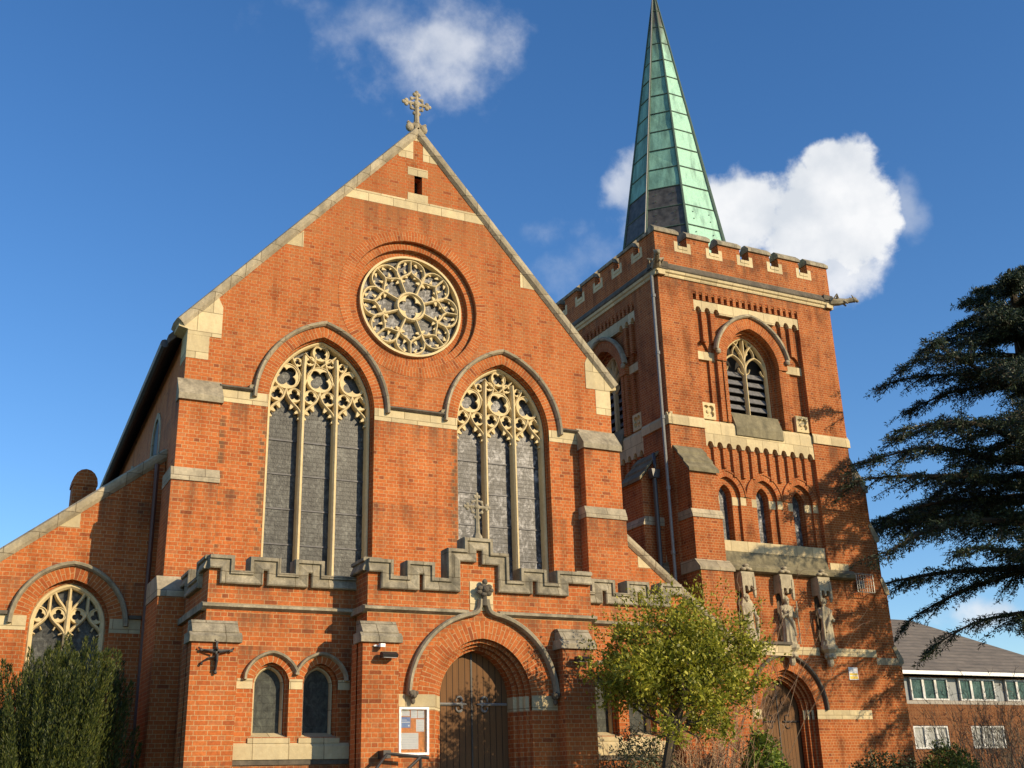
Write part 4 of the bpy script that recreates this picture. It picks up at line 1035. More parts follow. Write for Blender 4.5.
# rainwater pipes beside the nave-side corner of the tower
b = B(); b.tube([(17.47, 24.98, 15.90), (17.47, 24.98, 12), (17.49, 24.98, 7.0), (17.49, 24.98, .2)], .045, 8)
for z in (15.2, 13.4, 11.45, 9.4, 7.6): b.lathe((17.48, 24.98, z), [(.065, 0), (.065, .10)], 8)
part('downpipe', b, PIPE)
b = B(); b.tube([(17.30, 25.35, 9.9), (17.30, 25.35, .2)], .065, 8); b.tube([(17.50, 25.6, 10.6), (17.38, 25.4, 10.2), (17.30, 25.35, 9.9)], .05, 8); b.prism([(17.20, 9.8), (17.40, 9.8), (17.44, 10.05), (17.16, 10.05)], 25.25, 25.46); part('downpipe', b, plain('dark_pipe', (.055, .055, .055), .45))

# --- spire
sb = B(); SX, SY, SZ0, SZ1 = 20.72, 28.1, 16.5, 29.35; AP0 = 1.98
def sp_pt(k, t, grow=0):
    a = (k+.5)*pi/4; r = (AP0*(1-t)+.035*t+grow)/cos(pi/8); return Vector((SX+r*cos(a), SY+r*sin(a), SZ0+(SZ1-SZ0)*t))
rows = 16
spire = part('spire', (lambda b: (b.lathe((SX, SY, SZ0), [(AP0*.95, -.3), (AP0*.95, 0.05)], 8), b)[1])(B()), LEAD)
pan = B(); pan2 = B(); dk = B(); seams = B()
for k in range(8):
    for i in range(rows):
        t0, t1 = i/rows, (i+1)/rows
        q = [sp_pt(k, t0), sp_pt(k+1, t0), sp_pt(k+1, t1), sp_pt(k, t1)]
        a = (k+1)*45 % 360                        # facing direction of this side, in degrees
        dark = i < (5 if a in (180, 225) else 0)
        tgt = dk if dark else (pan2 if a in (135, 180, 225) else pan)  # sides turned from the sun get the copper with painted shade
        nrm = Vector((cos(R(a)), sin(R(a)), .15)); c_ = (q[0]+q[1]+q[2]+q[3])/4      # each sheet slightly dished and buckled
        v = [tgt.bm.verts.new(p) for p in q]
        mids = [tgt.bm.verts.new((q[j]+q[(j+1) % 4])/2+nrm*random.uniform(-.008, .012)) for j in range(4)]; cc = tgt.bm.verts.new(c_+nrm*random.uniform(-.03, .02))
        for j in range(4): tgt.face([v[j], mids[j], cc, mids[j-1]])
        for tt in (t0,):
            seams.tube([sp_pt(k, tt, .012), sp_pt(k+1, tt, .012)], .022, 5)
for k in range(8): seams.tube([sp_pt(k, t/8, .01) for t in range(9)], [.05, .048, .045, .042, .04, .036, .032, .028, .02], 6)
# studs low down on the panels
def a_st(k): return (k+1)*45 % 360 in (225, 270)
for k in range(8):
    for i in range(0, 8):
        for u in (.25, .5, .75):
            for v_ in (.35, .7):
                t = (i+v_)/rows; p0 = sp_pt(k, t, .01); p1 = sp_pt(k+1, t, .01)
                if a_st(k) and i < 5 and (u != .5) and (i+k+int(v_*9)) % 3: seams.ball(p0.lerp(p1, u), .022) if False else seams.tube([p0.lerp(p1, u), p0.lerp(p1, u)+Vector((cos((k+1)*pi/4), sin((k+1)*pi/4), .1))*.02], .022, 5)
part('copper_panels', pan, COPPER, spire); part('shaded_streaked_panels', pan2, COPPER2, spire); part('bare_panels', dk, NEWLEAD, spire)
part('seams', seams, plain('oxidised_seam', (.06, .10, .075), .7), spire)
lc = B(); lc.tube([sp_pt(4, t/8, .06) for t in range(9)], .018, 5); part('lightning_conductor', lc, PIPE, spire)
lc = B(); lc.tube([(SX, SY, SZ1-.3), (SX, SY, SZ1+1.2)], [.07, .02], 6); lc.box(SX-.25, SX+.25, SY-.02, SY+.02, SZ1+.75, SZ1+.80); part('spire_cross', lc, IRON, spire)

# ------------------------------------------------------------------ statues on their brackets
def canopy(c):
    y = TY0; b = B()
    b.prism([(c-.21, 7.14), (c-.23, 6.98), (c-.23, 6.62), (c-.17, 6.58), (c-.17, 6.74), (c-.11, 6.82), (c-.04, 6.80), (c-.03, 6.70), (c, 6.66), (c+.03, 6.70), (c+.04, 6.80), (c+.11, 6.82), (c+.17, 6.74), (c+.17, 6.58), (c+.23, 6.62), (c+.23, 6.98), (c+.21, 7.14)], y-.30, y-.22)
    b.box(c-.22, c+.22, y-.285, y+.02, 7.0, 7.193)
    for s in (-1, 1):
        b.box(c+s*.19-.035, c+s*.19+.035, y-.32, y-.24, 6.55, 7.05); b.box(c+s*.215-.02, c+s*.215+.02, y-.28, y+.02, 6.68, 7.05); b.ball((c+s*.19, y-.28, 6.52), .04)
    for q, zz in ((0, 7.30), (-.10, 7.27), (.10, 7.27), (0, 7.37)): b.ball((c+q, y-.26, zz), .07, (1.2, .9, .7))
    part('niche_canopy', b, STAT)
def bracket(c):
    b = B(); y = TY0
    b.lathe((c, y-.16, 0), [(.06, 4.72), (.10, 4.80), (.09, 4.90), (.16, 5.02), (.15, 5.08), (.24, 5.18), (.24, 5.27)], 8)
    for k in range(5): t = pi+pi*k/4; b.ball((c+.13*cos(t), y-.16+.13*sin(t), 4.98), .055)
    part('statue_bracket', b, STAT)
def statue(c, kind, label):
    """robed figure as one remeshed body"""
    y = TY0-.15; t = thing('statue', label, 'statue', (c, y, 5.27), 'stone saints in niches over the tower door')
    bm = bmesh.new(); rs = []; n = 40; H = 1.30
    prof = [(0, .205, .15), (.05, .21, .155), (.25, .185, .145), (.50, .17, .135), (.68, .165, .125), (.80, .165, .12), (.90, .19, .12), (1.0, .205, .12), (1.06, .18, .105), (1.09, .09, .08), (1.12, .052, .055), (1.15, .05, .055)]
    sway = {0: -.03, 1: .0, 2: .035}[kind]
    for z, rx, ry in prof:
        ring = []
        for k in range(n):
            a = 2*pi*k/n; fold = 1+(.10 if z < .7 else .035)*sin(a*(9+kind)+z*2+kind)*max(0, 1.05-z)
            ring.append(bm.verts.new((c+rx*fold*cos(a)+sway*sin(z*2.6), y+ry*fold*sin(a), 5.27+z*1.0)))
        rs.append(ring)
    for a_, b_ in zip(rs, rs[1:]):
        for k in range(n): bm.faces.new([a_[k], a_[(k+1) % n], b_[(k+1) % n], b_[k]])
    bm.faces.new(list(reversed(rs[0]))); bm.faces.new(rs[-1])
    bb = B(); bb.bm.free(); bb.bm = bm; bb.uv = bm.loops.layers.uv.new('UVMap')
    hx = c+sway*.5; hz = 5.27+1.23
    turn = {0: -.02, 1: .01, 2: -.03}[kind]
    bb.ball((hx+turn, y-.01, hz), .098, (.85, .95, 1.12)); bb.ball((hx+turn*1.5, y-.10, hz-.005), .02, (.8, 1.2, 1.4)); bb.ball((hx+turn, y-.06, hz-.075), .045, (1, .9, .8))
    for s in (-1, 1): bb.ball((hx+turn+s*.03, y-.085, hz+.035), .02, (1.3, .6, .6))
    sh = 5.27+1.0
    def arm(s, e, h): 
        p = [(c+s*.165, y, sh), tuple(e), tuple(h)]; bb.tube(p, [.062, .055, .038], 8); bb.ball(p[1], .058); bb.ball(p[2], .042, (1, .9, 1.1)); bb.ball(p[0], .075)
        for k in range(4): bb.tube([(h[0]+(k-1.5)*.017, h[1]-.02, h[2]), (h[0]+(k-1.5)*.018, h[1]-.045, h[2]+.045-.006*abs(k-1.5))], .0095, 5)
        bb.tube([(h[0]+.03*s, h[1], h[2]), (h[0]+.045*s, h[1]-.035, h[2]+.02)], .010, 5)
    if kind == 0:      # veiled woman, hands low, mantle falling from the left arm
        bb.ball((hx, y+.03, hz+.005), .115, (1.0, .95, 1.15)); bb.tube([(hx-.06, y+.05, hz), (c-.13, y+.03, sh+.0)], [.08, .10], 8); bb.tube([(hx+.06, y+.05, hz), (c+.13, y+.03, sh)], [.08, .10], 8)
        arm(-1, (c-.20, y-.06, sh-.26), (c-.06, y-.17, sh-.24)); arm(1, (c+.22, y-.05, sh-.26), (c+.16, y-.18, sh-.36))
        bb.tube([(c+.17, y-.13, sh-.30), (c+.20, y-.10, sh-.65), (c+.19, y-.08, sh-.9)], [.06, .055, .03], 8)
    elif kind == 1:    # bareheaded man holding a book to his chest, staff in the other hand
        bb.ball((hx, y+.015, hz+.03), .105, (1, 1, 1.0)); bb.ball((hx+turn, y-.07, hz-.10), .05, (1, .8, 1.2))
        arm(-1, (c-.22, y-.06, sh-.25), (c-.05, y-.18, sh-.16)); arm(1, (c+.23, y-.06, sh-.22), (c+.21, y-.17, sh-.05))
        bb.box(c-.10, c+.04, y-.20, y-.155, sh-.26, sh-.07); bb.tube([(c+.23, y-.17, 5.28), (c+.215, y-.19, sh+.18)], .018, 6)
        bb.tube([(c-.17, y-.08, sh-.05), (c+.05, y-.15, sh-.40), (c+.16, y-.10, sh-.75)], [.05, .06, .04], 8)
    else:              # young man, right arm raised to his cheek, mantle over the shoulder
        bb.ball((hx, y+.02, hz+.025), .112, (1.0, 1, 1.02))
        arm(-1, (c-.23, y-.08, sh-.20), (c-.17, y-.17, sh+.10)); arm(1, (c+.23, y-.04, sh-.26), (c+.15, y-.16, sh-.30))
        bb.tube([(c-.18, y-.15, sh+.05), (c-.19, y-.12, sh-.3), (c-.17, y-.1, sh-.85)], [.05, .05, .03], 8)
        bb.tube([(c+.18, y-.06, sh+.0), (c+.02, y-.16, sh-.28), (c-.12, y-.12, sh-.62)], [.05, .055, .04], 8)
    o = obj('figure', bb, STAT, t, smooth=True)
    md = o.modifiers.new('remesh', 'REMESH'); md.mode = 'VOXEL'; md.voxel_size = .0095; md.use_smooth_shade = True
    pb = B(); pb.lathe((c, y, 5.262), [(.22, 0), (.22, .03), (.19, .055)], 12); obj('plinth', pb, STAT, t)
for c in (19.62, 20.95, 22.30): canopy(c); bracket(c)
statue(19.62, 0, 'carved stone figure of a veiled woman with lowered hands, nearest the porch')
statue(20.95, 1, 'carved stone figure of a robed man with book and staff, over the tower door')
statue(22.30, 2, 'carved stone figure of a robed youth with one arm raised, nearest the wire cage')

# ------------------------------------------------------------------ fittings on the walls
nb = thing('notice_board', 'white framed notice board with papers pinned up beside the arched door', 'notice board', (7.07, PD-.02, 2.26))
b = B(); x0, x1, z0, z1 = 6.82, 7.34, 2.26, 3.00; y = PD-.02
b.prism(rect(x0, x1, z0, z1), y-.07, y, [rect(x0+.035, x1-.035, z0+.035, z1-.035)]); obj('frame', b, WHITE, nb)
b = B(); b.box(x0+.03, x1-.03, y-.02, y-.01, z0+.03, z1-.03); obj('cork_backing', b, plain('orange_felt', (.62, .22, .05), .9), nb)
PAPER = plain('paper', (.78, .77, .72), .7, 0, .02); BLUE = plain('blue_paper', (.17, .26, .50), .7, 0, .03); INK = plain('printed_ink', (.50, .50, .52), .8)
BUFF = plain('buff_paper', (.60, .58, .36), .7, 0, .03)
for (a, c, d, e, mt) in ((.05, .20, .60, .68, PAPER), (.05, .21, .42, .585, BLUE), (.05, .19, .685, .70, BUFF), (.22, .33, .57, .695, PAPER), (.34, .45, .57, .69, PAPER), (.31, .45, .36, .55, PAPER), (.05, .35, .09, .34, PAPER)):
    b = B(); b.box(x0+a, x0+c, y-.026, y-.0215, z0+d, z0+e); o = obj('notice', b, mt, nb)
    if mt is PAPER:
        k = B(); n = int((e-d)/.026)
        for i in range(n): zz = z0+e-.02-i*.026; k.box(x0+a+.012, x0+c-.012-.02*(i % 3 == 2), y-.0275, y-.0264, zz-.002, zz+.0015)
        obj('text_lines', k, INK, o)
    if mt is BLUE:
        k = B(); k.box(x0+a+.01, x0+c-.01, y-.0275, y-.0264, z0+.50, z0+.512); k.box(x0+c-.04, x0+c-.015, y-.0275, y-.0264, z0+.44, z0+.465); k.box(x0+a+.01, x0+c-.06, y-.0275, y-.0264, z0+.535, z0+.543); obj('text_lines', k, PAPER, o)
b = B(); b.box(x0+.035, x1-.035, y-.05, y-.046, z0+.035, z1-.035)
m_, N_, L_, P_ = new_mat('notice_glass'); P_.inputs['Transmission Weight'].default_value = 1; P_.inputs['Roughness'].default_value = .02; P_.inputs['IOR'].default_value = 1.2; P_.inputs['Base Color'].default_value = (1, 1, 1, 1)
obj('glass', b, m_, nb)
def flood(x, y, z, label):
    t = thing('floodlight', label, 'floodlight', (x, y, z), 'floodlights under the pier caps')
    b = B(); b.prism([(y-.20, z-.04), (y-.22, z+.0), (y-.12, z+.05), (y-.06, z+.04), (y-.06, z-.04)], x-.13, x+.13, ax='x'); obj('housing', b, IRON, t)
    b = B(); b.box(x-.11, x+.11, y-.19, y-.08, z-.05, z-.041); obj('lens', b, plain('frosted_lens', (.4, .4, .4), .2), t)
    b = B(); b.box(x-.03, x+.03, y-.07, y-.0, z-.03, z+.03); obj('bracket', b, IRON, t)
flood(6.52, PD-.27, 3.78, 'flat black floodlight on the pier left of the main door')
flood(10.10, PD-.27, 3.80, 'flat black floodlight on the shaded pier right of the main door')
t = thing('security_camera', 'small white camera fixed under the stone cap left of the main door', 'camera', (6.40, PD-.27, 3.92))
b = B(); b.prism([(PD-.42, 3.90), (PD-.42, 3.955), (PD-.32, 3.965), (PD-.32, 3.91)], 6.37, 6.45, ax='x'); obj('body', b, WHITE, t)
b = B(); b.tube([(6.41, PD-.34, 3.93), (6.46, PD-.30, 3.95), (6.46, PD-.27, 3.95)], .014, 6); b.ball((6.33, PD-.30, 3.93), .025, (1.6, .5, .7)); obj('arm', b, WHITE, t)
# iron cross on the left pier
t = thing('wall_crucifix', 'rusty dark iron crucifix fixed to the left pier beneath its stone cap', 'crucifix', (3.92, PS-.32, 3.60))
b = B(); yy = PS-.37
b.box(3.905, 3.935, yy-.015, yy+.015, 3.52, 3.98); b.box(3.70, 4.15, yy-.015, yy+.015, 3.845, 3.875)
for x, z in ((3.68, 3.86), (4.15, 3.86), (3.92, 3.98), (3.92, 3.52)): b.ball((x, yy, z), .028, (1, .6, 1)); b.ball((x+(.03 if x > 3.93 else -.03), yy, z+.03), .016)
b.box(3.90, 3.94, yy, PS-.318, 3.70, 3.74); obj('cross', b, IRON, t)
b = B(); b.tube([(3.92, yy-.045, 3.80), (3.925, yy-.05, 3.70), (3.915, yy-.04, 3.56)], [.026, .02, .012], 8); b.ball((3.915, yy-.055, 3.88), .024)
for s in (-1, 1): b.tube([(3.92+s*.03, yy-.045, 3.82), (3.92+s*.11, yy-.04, 3.84), (3.92+s*.2, yy-.03, 3.86)], [.016, .013, .009], 6)
obj('figure', b, IRON, t)
b = B(); b.tube([(3.70, yy, 3.67), (3.78, yy-.03, 3.73), (3.88, yy-.01, 3.76)], .014, 6); b.ball((3.70, yy, 3.65), .022); obj('scroll', b, IRON, t)
# sign and wire cage on the tower
t = thing('small_sign', 'small white and yellow notice on the tower wall above the stone band', 'sign', (23.2, TY0, 4.4))
b = B(); b.box(23.05, 23.38, TY0-.02, TY0-.002, 4.40, 4.74); obj('plate', b, WHITE, t)
b = B(); b.box(23.07, 23.36, TY0-.025, TY0-.0215, 4.42, 4.50); b.box(23.07, 23.36, TY0-.025, TY0-.0215, 4.52, 4.58); obj('yellow_panel', b, plain('yellow_print', (.75, .50, .06), .6), t)
b = B(); [b.box(23.09, 23.34-.05*i, TY0-.025, TY0-.0215, 4.61+.035*i, 4.622+.035*i) for i in range(3)]; obj('text_lines', b, INK, t)
t = thing('wire_cage', 'square galvanised wire cage guarding a lamp high on the tower corner', 'lamp cage', (23.8, TY0, 6.83))
b = B(); x0, x1, z0, z1, yc = 23.52, 24.15, 6.84, 7.36, TY0-.30
WIRE = plain('galvanised_wire', (.42, .42, .40), .4, .6)
for z in (z0, z1): b.tube([(x0, TY0, z), (x0, yc, z), (x1, yc, z), (x1, TY0, z)], .013, 5)
for i in range(8): x = x0+(x1-x0)*i/7; b.tube([(x, yc, z0), (x, yc, z1)], .007 if 0 < i < 7 else .013, 5)
for i in range(6): z = z0+(z1-z0)*i/5; b.tube([(x0, yc, z), (x1, yc, z)], .007, 5)
obj('wire_frame', b, WIRE, t)
b = B(); b.box(23.72, 23.92, TY0-.16, TY0-.06, 6.98, 7.20); b.ball((23.82, TY0-.18, 7.05), .05); b.tube([(23.82, TY0-.06, 7.1), (23.82, TY0, 7.1)], .03); obj('lamp', b, PIPE, t)
# handrail of the entrance ramp
t = thing('handrail', 'dark iron handrail below the notice board', 'handrail', (6.9, 17.2, 0))
b = B(); yr = 17.30
b.tube([(6.44, yr, 2.27), (7.16, yr, 2.20)], .028, 6); b.box(6.40, 6.52, yr-.02, yr+.25, 2.20, 2.32)
b.tube([(6.46, yr, 2.26), (5.6, 16.6, 1.5), (5.2, 16.2, 1.1)], .024, 6); b.tube([(7.02, yr, 2.21), (6.2, 16.9, 1.65), (5.5, 16.4, 1.1)], .024, 6)
obj('rail', b, IRON, t)
b = B(); b.tube([(7.02, yr, 2.21), (7.03, yr, .0)], .024, 6); obj('post', b, IRON, t)
b = B(); b.tube([(5.2, 16.2, 1.1), (5.2, 16.2, 0)], .024, 6); obj('post', b, IRON, t)

# ------------------------------------------------------------------ modern block to the right
blk = thing('brown_brick_block', 'modern two-storey brown brick block with grey tiled roof beyond the tower', 'building', (58, 50, 0))
BRB = brick_mat('brown_brick', tint=.30)
X0, X1, Y0, Y1 = 44, 78, 50, 60; eave = 7.75
up = [(45.2+i*4.6, 45.2+i*4.6+2.75) for i in range(7)]
b = B(); b.prism(rect(X0, X1, -.2, eave-.25), Y0, Y0+.3, [rect(a+5.4, c+5.4, 3.45, 4.75) for a, c in up if c+5.4 < X1]+[rect(X0+6.2, X1-.5, 6.15, 7.46)]); b.box(X0, X0+.3, Y0+.3, Y1, -.2, eave-.25); b.box(X1-.3, X1, Y0+.3, Y1, -.2, eave-.25); b.box(X0+.3, X1-.3, Y1-.3, Y1, -.2, eave-.25)
obj('wall', b, BRB, blk)
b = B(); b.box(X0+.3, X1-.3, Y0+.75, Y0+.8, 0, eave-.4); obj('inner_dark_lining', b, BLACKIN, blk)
OFFW = plain('grimy_white_frame', (.50, .50, .48), .6, 0, .2, 3); TINT = leaded('tinted_glazing', (.02, .045, .04), (.10, .17, .15), .66, .9, rough=.15); CURT = stone_mat('net_curtain', (.55, .55, .52), (.30, .30, .28), (.12, .13, .12), .5, 2)
def framewin(x0, x1, z0, z1, n, glass, gmat):
    w = B(); holes = []; s = (x1-x0)/n
    for i in range(n): holes.append(rect(x0+s*i+.09, x0+s*(i+1)-.09, z0+.10, z1-.09))
    w.prism(rect(x0, x1, z0, z1), Y0+.02, Y0+.16, holes); o = obj('window', w, OFFW, blk)
    g = B(); g.box(x0+.05, x1-.05, Y0+.10, Y0+.12, z0+.05, z1-.05); obj('pane', g, gmat, o)
for i in range(7):
    x = 50.9+i*3.9
    if x+2.9 < X1: framewin(x, x+2.95, 6.17, 7.44, 3, True, TINT)
b = B(); b.box(X0+6.2, X1-.5, Y0+.2, Y0+.24, 6.15, 7.46); obj('cladding', b, plain('grey_cladding', (.22, .24, .25), .7), blk)
for a, c in up:
    if c+5.4 < X1: framewin(a+5.42, c+5.38, 3.47, 4.73, 3, True, CURT)
b = B(); b.box(X0, X1, Y0-.02, Y0+.02, 5.95, 6.14); obj('stone_band', b, plain('concrete_band', (.30, .27, .23), .8), blk)
b = B(); b.box(X0-.3, X1+.3, Y0-.55, Y0-.40, eave-.17, eave+.03); obj('fascia', b, WHITE, blk)
b = B(); v = [b.bm.verts.new(p) for p in ((X0-.3, Y0-.5, eave), (66, Y0-.5, eave), (X0-.3, 55.5, 11.75), (57.2, 55.5, 11.75), (66, Y0+8.5, eave+.9), (X0-.3, Y1+.5, eave), (66, Y1+.5, eave), (X1, Y0-.5, eave), (X1, Y1+.5, eave))]
for f in ((0, 1, 3, 2), (2, 3, 6, 5), (0, 2, 5), (1, 6, 3)): b.face([v[i] for i in f])
v2 = [b.bm.verts.new(p) for p in ((62, Y0-.5, eave+.003), (X1+.3, Y0-.5, eave+.003), (X1+.3, 55.5, 9.6), (62, 55.5, 9.6), (62, Y1, eave), (X1+.3, Y1, eave))]
for f in ((0, 1, 2, 3), (3, 2, 5, 4)): b.face([v2[i] for i in f])
m_, N_, L_, P_ = new_mat('concrete_tiles'); g_ = G(m_); sp_ = g_.n('ShaderNodeSeparateXYZ'); L_.new(g_.pos(), sp_.inputs[0])
fr_ = g_.math('FRACT', g_.math('MULTIPLY', sp_.outputs[2], 4.2)); fx_ = g_.math('FRACT', g_.math('MULTIPLY', sp_.outputs[0], 3.0)); n_ = g_.noise(g_.pos(), 1.2, 5)
c_ = g_.mix(n_, (.11, .095, .08), (.17, .15, .125)); c_ = g_.mix(g_.math('LESS_THAN', fr_, .14), c_, (.065, .058, .05)); c_ = g_.mix(1.0, c_, g_.ramp(g_.noise(g_.mapping(g_.pos(), (.6, .6, 3)), 1.5, 6, .7), [(.3, (.65, .65, .65)), (.7, (1.3, 1.25, 1.2))]), 'MULTIPLY'); L_.new(c_, P_.inputs['Base Color']); P_.inputs['Roughness'].default_value = .85
obj('roof', b, m_, blk)

# ------------------------------------------------------------------ trees and shrubs
BARK = stone_mat('bark', (.085, .065, .045), (.06, .048, .035), (.03, .025, .02), .4, 3)
class Leaves:
    def __init__(s): s.v = []; s.f = []
    def diamond(s, p, d, w, up=None):
        """leaf from p along vector d, width w"""
        r = Vector((random.uniform(-1, 1), random.uniform(-1, 1), random.uniform(-1, 1)))
        n = d.cross(r); n = n.normalized()*w if n.length > 1e-6 else Vector((w, 0, 0))
        i = len(s.v); q = p+d*.45
        s.v += [p[:], (q+n)[:], (p+d)[:], (q-n)[:]]; s.f.append((i, i+1, i+2, i+3))
def rv(): 
    while 1:
        v = Vector((random.uniform(-1, 1), random.uniform(-1, 1), random.uniform(-1, 1)))
        if .05 < v.length < 1: return v.normalized()

# --- small evergreen tree in front of the porch
def small_tree():
    random.seed(21)
    t = thing('garden_tree', 'small light green leafy tree with a slender leaning trunk in front of the porch', 'tree', (10.45, 15.5, 0))
    b = B(); base = Vector((10.30, 15.5, 0)); fork = Vector((10.62, 15.5, 2.75))
    b.tube([base, (10.33, 15.5, 1.2), (10.42, 15.52, 2.0), fork], [.095, .08, .068, .06], 8)
    tips = []
    def limb(p, d, L, r, depth):
        pts = [p]; q = p.copy(); dd = d.copy()
        for i in range(4):
            dd = (dd+rv()*.22+Vector((0, 0, .05))).normalized(); q = q+dd*L/4; pts.append(q.copy())
        b.tube(pts, [r, r*.85, r*.7, r*.58, r*.45], 6 if depth < 2 else 4)
        tips.extend([(x, depth) for x in pts[2:]])
        if depth < 3:
            for k in range(4 if depth < 2 else 3):
                s = random.choice(pts[2:]); limb(s, (dd+rv()*.95).normalized(), L*.62, r*.5, depth+1)
    for k in range(9):
        a = 2*pi*k/9+random.uniform(-.3, .3); e = random.uniform(.12, 1.3)
        limb(fork-Vector((0, 0, random.uniform(0, .35))), Vector((cos(a)*cos(e), sin(a)*cos(e), sin(e)*.9)), random.uniform(.85, 1.15), .036, 0)
    obj('trunk', b, BARK, t)
    lv = Leaves(); c = Vector((10.92, 15.5, 3.48))
    cl = [x for x, d in tips if d >= 1]
    # fill: clumps through the crown volume
    cl2 = []
    for x in cl:
        if random.random() < .8: cl2.append(x)
    for _ in range(520):
        v = rv()*random.random()**.4; p = c+Vector((v.x*1.34, v.y*1.2, v.z*1.0+.12))
        if p.z < 2.55+.45*abs(p.x-c.x)*random.random(): continue
        cl2.append(p)
    for p in cl2:
        if mnoise.noise(p*1.9+Vector((3.1, 7.7, 1.3))) < -.10 and random.random() < .85: continue
        if abs((p.x-c.x)/1.9)**2+((p.z-c.z)/1.55)**2 > .95 or p.z < 2.3: continue
        R_ = random.uniform(.10, .22); n = random.randint(16, 40)
        for _ in range(n):
            o = rv()*R_*random.random()**.5; d = (rv()+Vector((0, 0, .25))+o.normalized()*.5).normalized()*random.uniform(.03, .095)
            lv.diamond(p+o, d, d.length*random.uniform(.2, .32))
    # loose sprays at the outline
    for _ in range(150):
        a = random.uniform(-.3, pi+.3); p0 = c+Vector((1.3*cos(a), random.uniform(-.8, .8), .98*sin(a)+.1)); d = (Vector((cos(a), 0, sin(a)+.4))+rv()*.5).normalized()
        L = random.uniform(.2, .5)
        for i in range(12):
            q = p0+d*L*i/14+rv()*.03; lv.diamond(q, (d+rv()*.9).normalized()*.06, .014)
    rawmesh('crown', lv.v, lv.f, leaf_mat('light_green_leaves', (.11, .125, .010), (.27, .28, .022), (.50, .47, .075), .35), t)
small_tree()

# --- upright conifer in front of the left aisle
def conifer():
    random.seed(5)
    t = thing('upright_conifer', 'dark green bushy conifer with upright pointed sprays under the left aisle window', 'conifer', (1.75, 20.1, 0))
    b = B(); b.tube([(1.75, 20.1, 0), (1.75, 20.1, 1.5), (1.8, 20.1, 3.2)], [.16, .12, .05], 8); obj('trunk', b, BARK, t)
    lv = Leaves()
    for k in range(150):
        a = random.uniform(0, 2*pi); rr = sqrt(random.random())*1.42
        x = 1.62+rr*.86*cos(a); y = 20.1+rr*.75*sin(a)
        top = 4.45-1.05*max(0, 1.95-x)**1.15-1.5*max(0, x-2.1)-.35*abs(y-20.1)-random.uniform(0, .55)
        if mnoise.noise(Vector((x*1.6, y*1.6, 4.4))) < -.25: top -= random.uniform(.3, .8)
        z0 = max(.1, top-random.uniform(1.0, 2.6)); w = random.uniform(.08, .24)
        lean = Vector(((x-1.72)*.22+random.gauss(0, .10), (y-20.1)*.22+random.gauss(0, .10), 1)).normalized()
        H = top-z0
        for i in range(int(H*520)):
            u = random.random(); R_ = w*(1-u)**.55*(.4+.6*min(1, u*5)); th = random.uniform(0, 2*pi)
            p = Vector((x, y, z0))+lean*H*u+Vector((cos(th), sin(th), 0))*R_
            d = (lean*1.15+Vector((cos(th), sin(th), 0))*.45+rv()*.35).normalized()*random.uniform(.045, .09)
            lv.diamond(p, d, random.uniform(.005, .009))
    rawmesh('crown', lv.v, lv.f, leaf_mat('yew_needles', (.022, .034, .009), (.045, .062, .013), (.12, .13, .024), .1), t)
conifer()

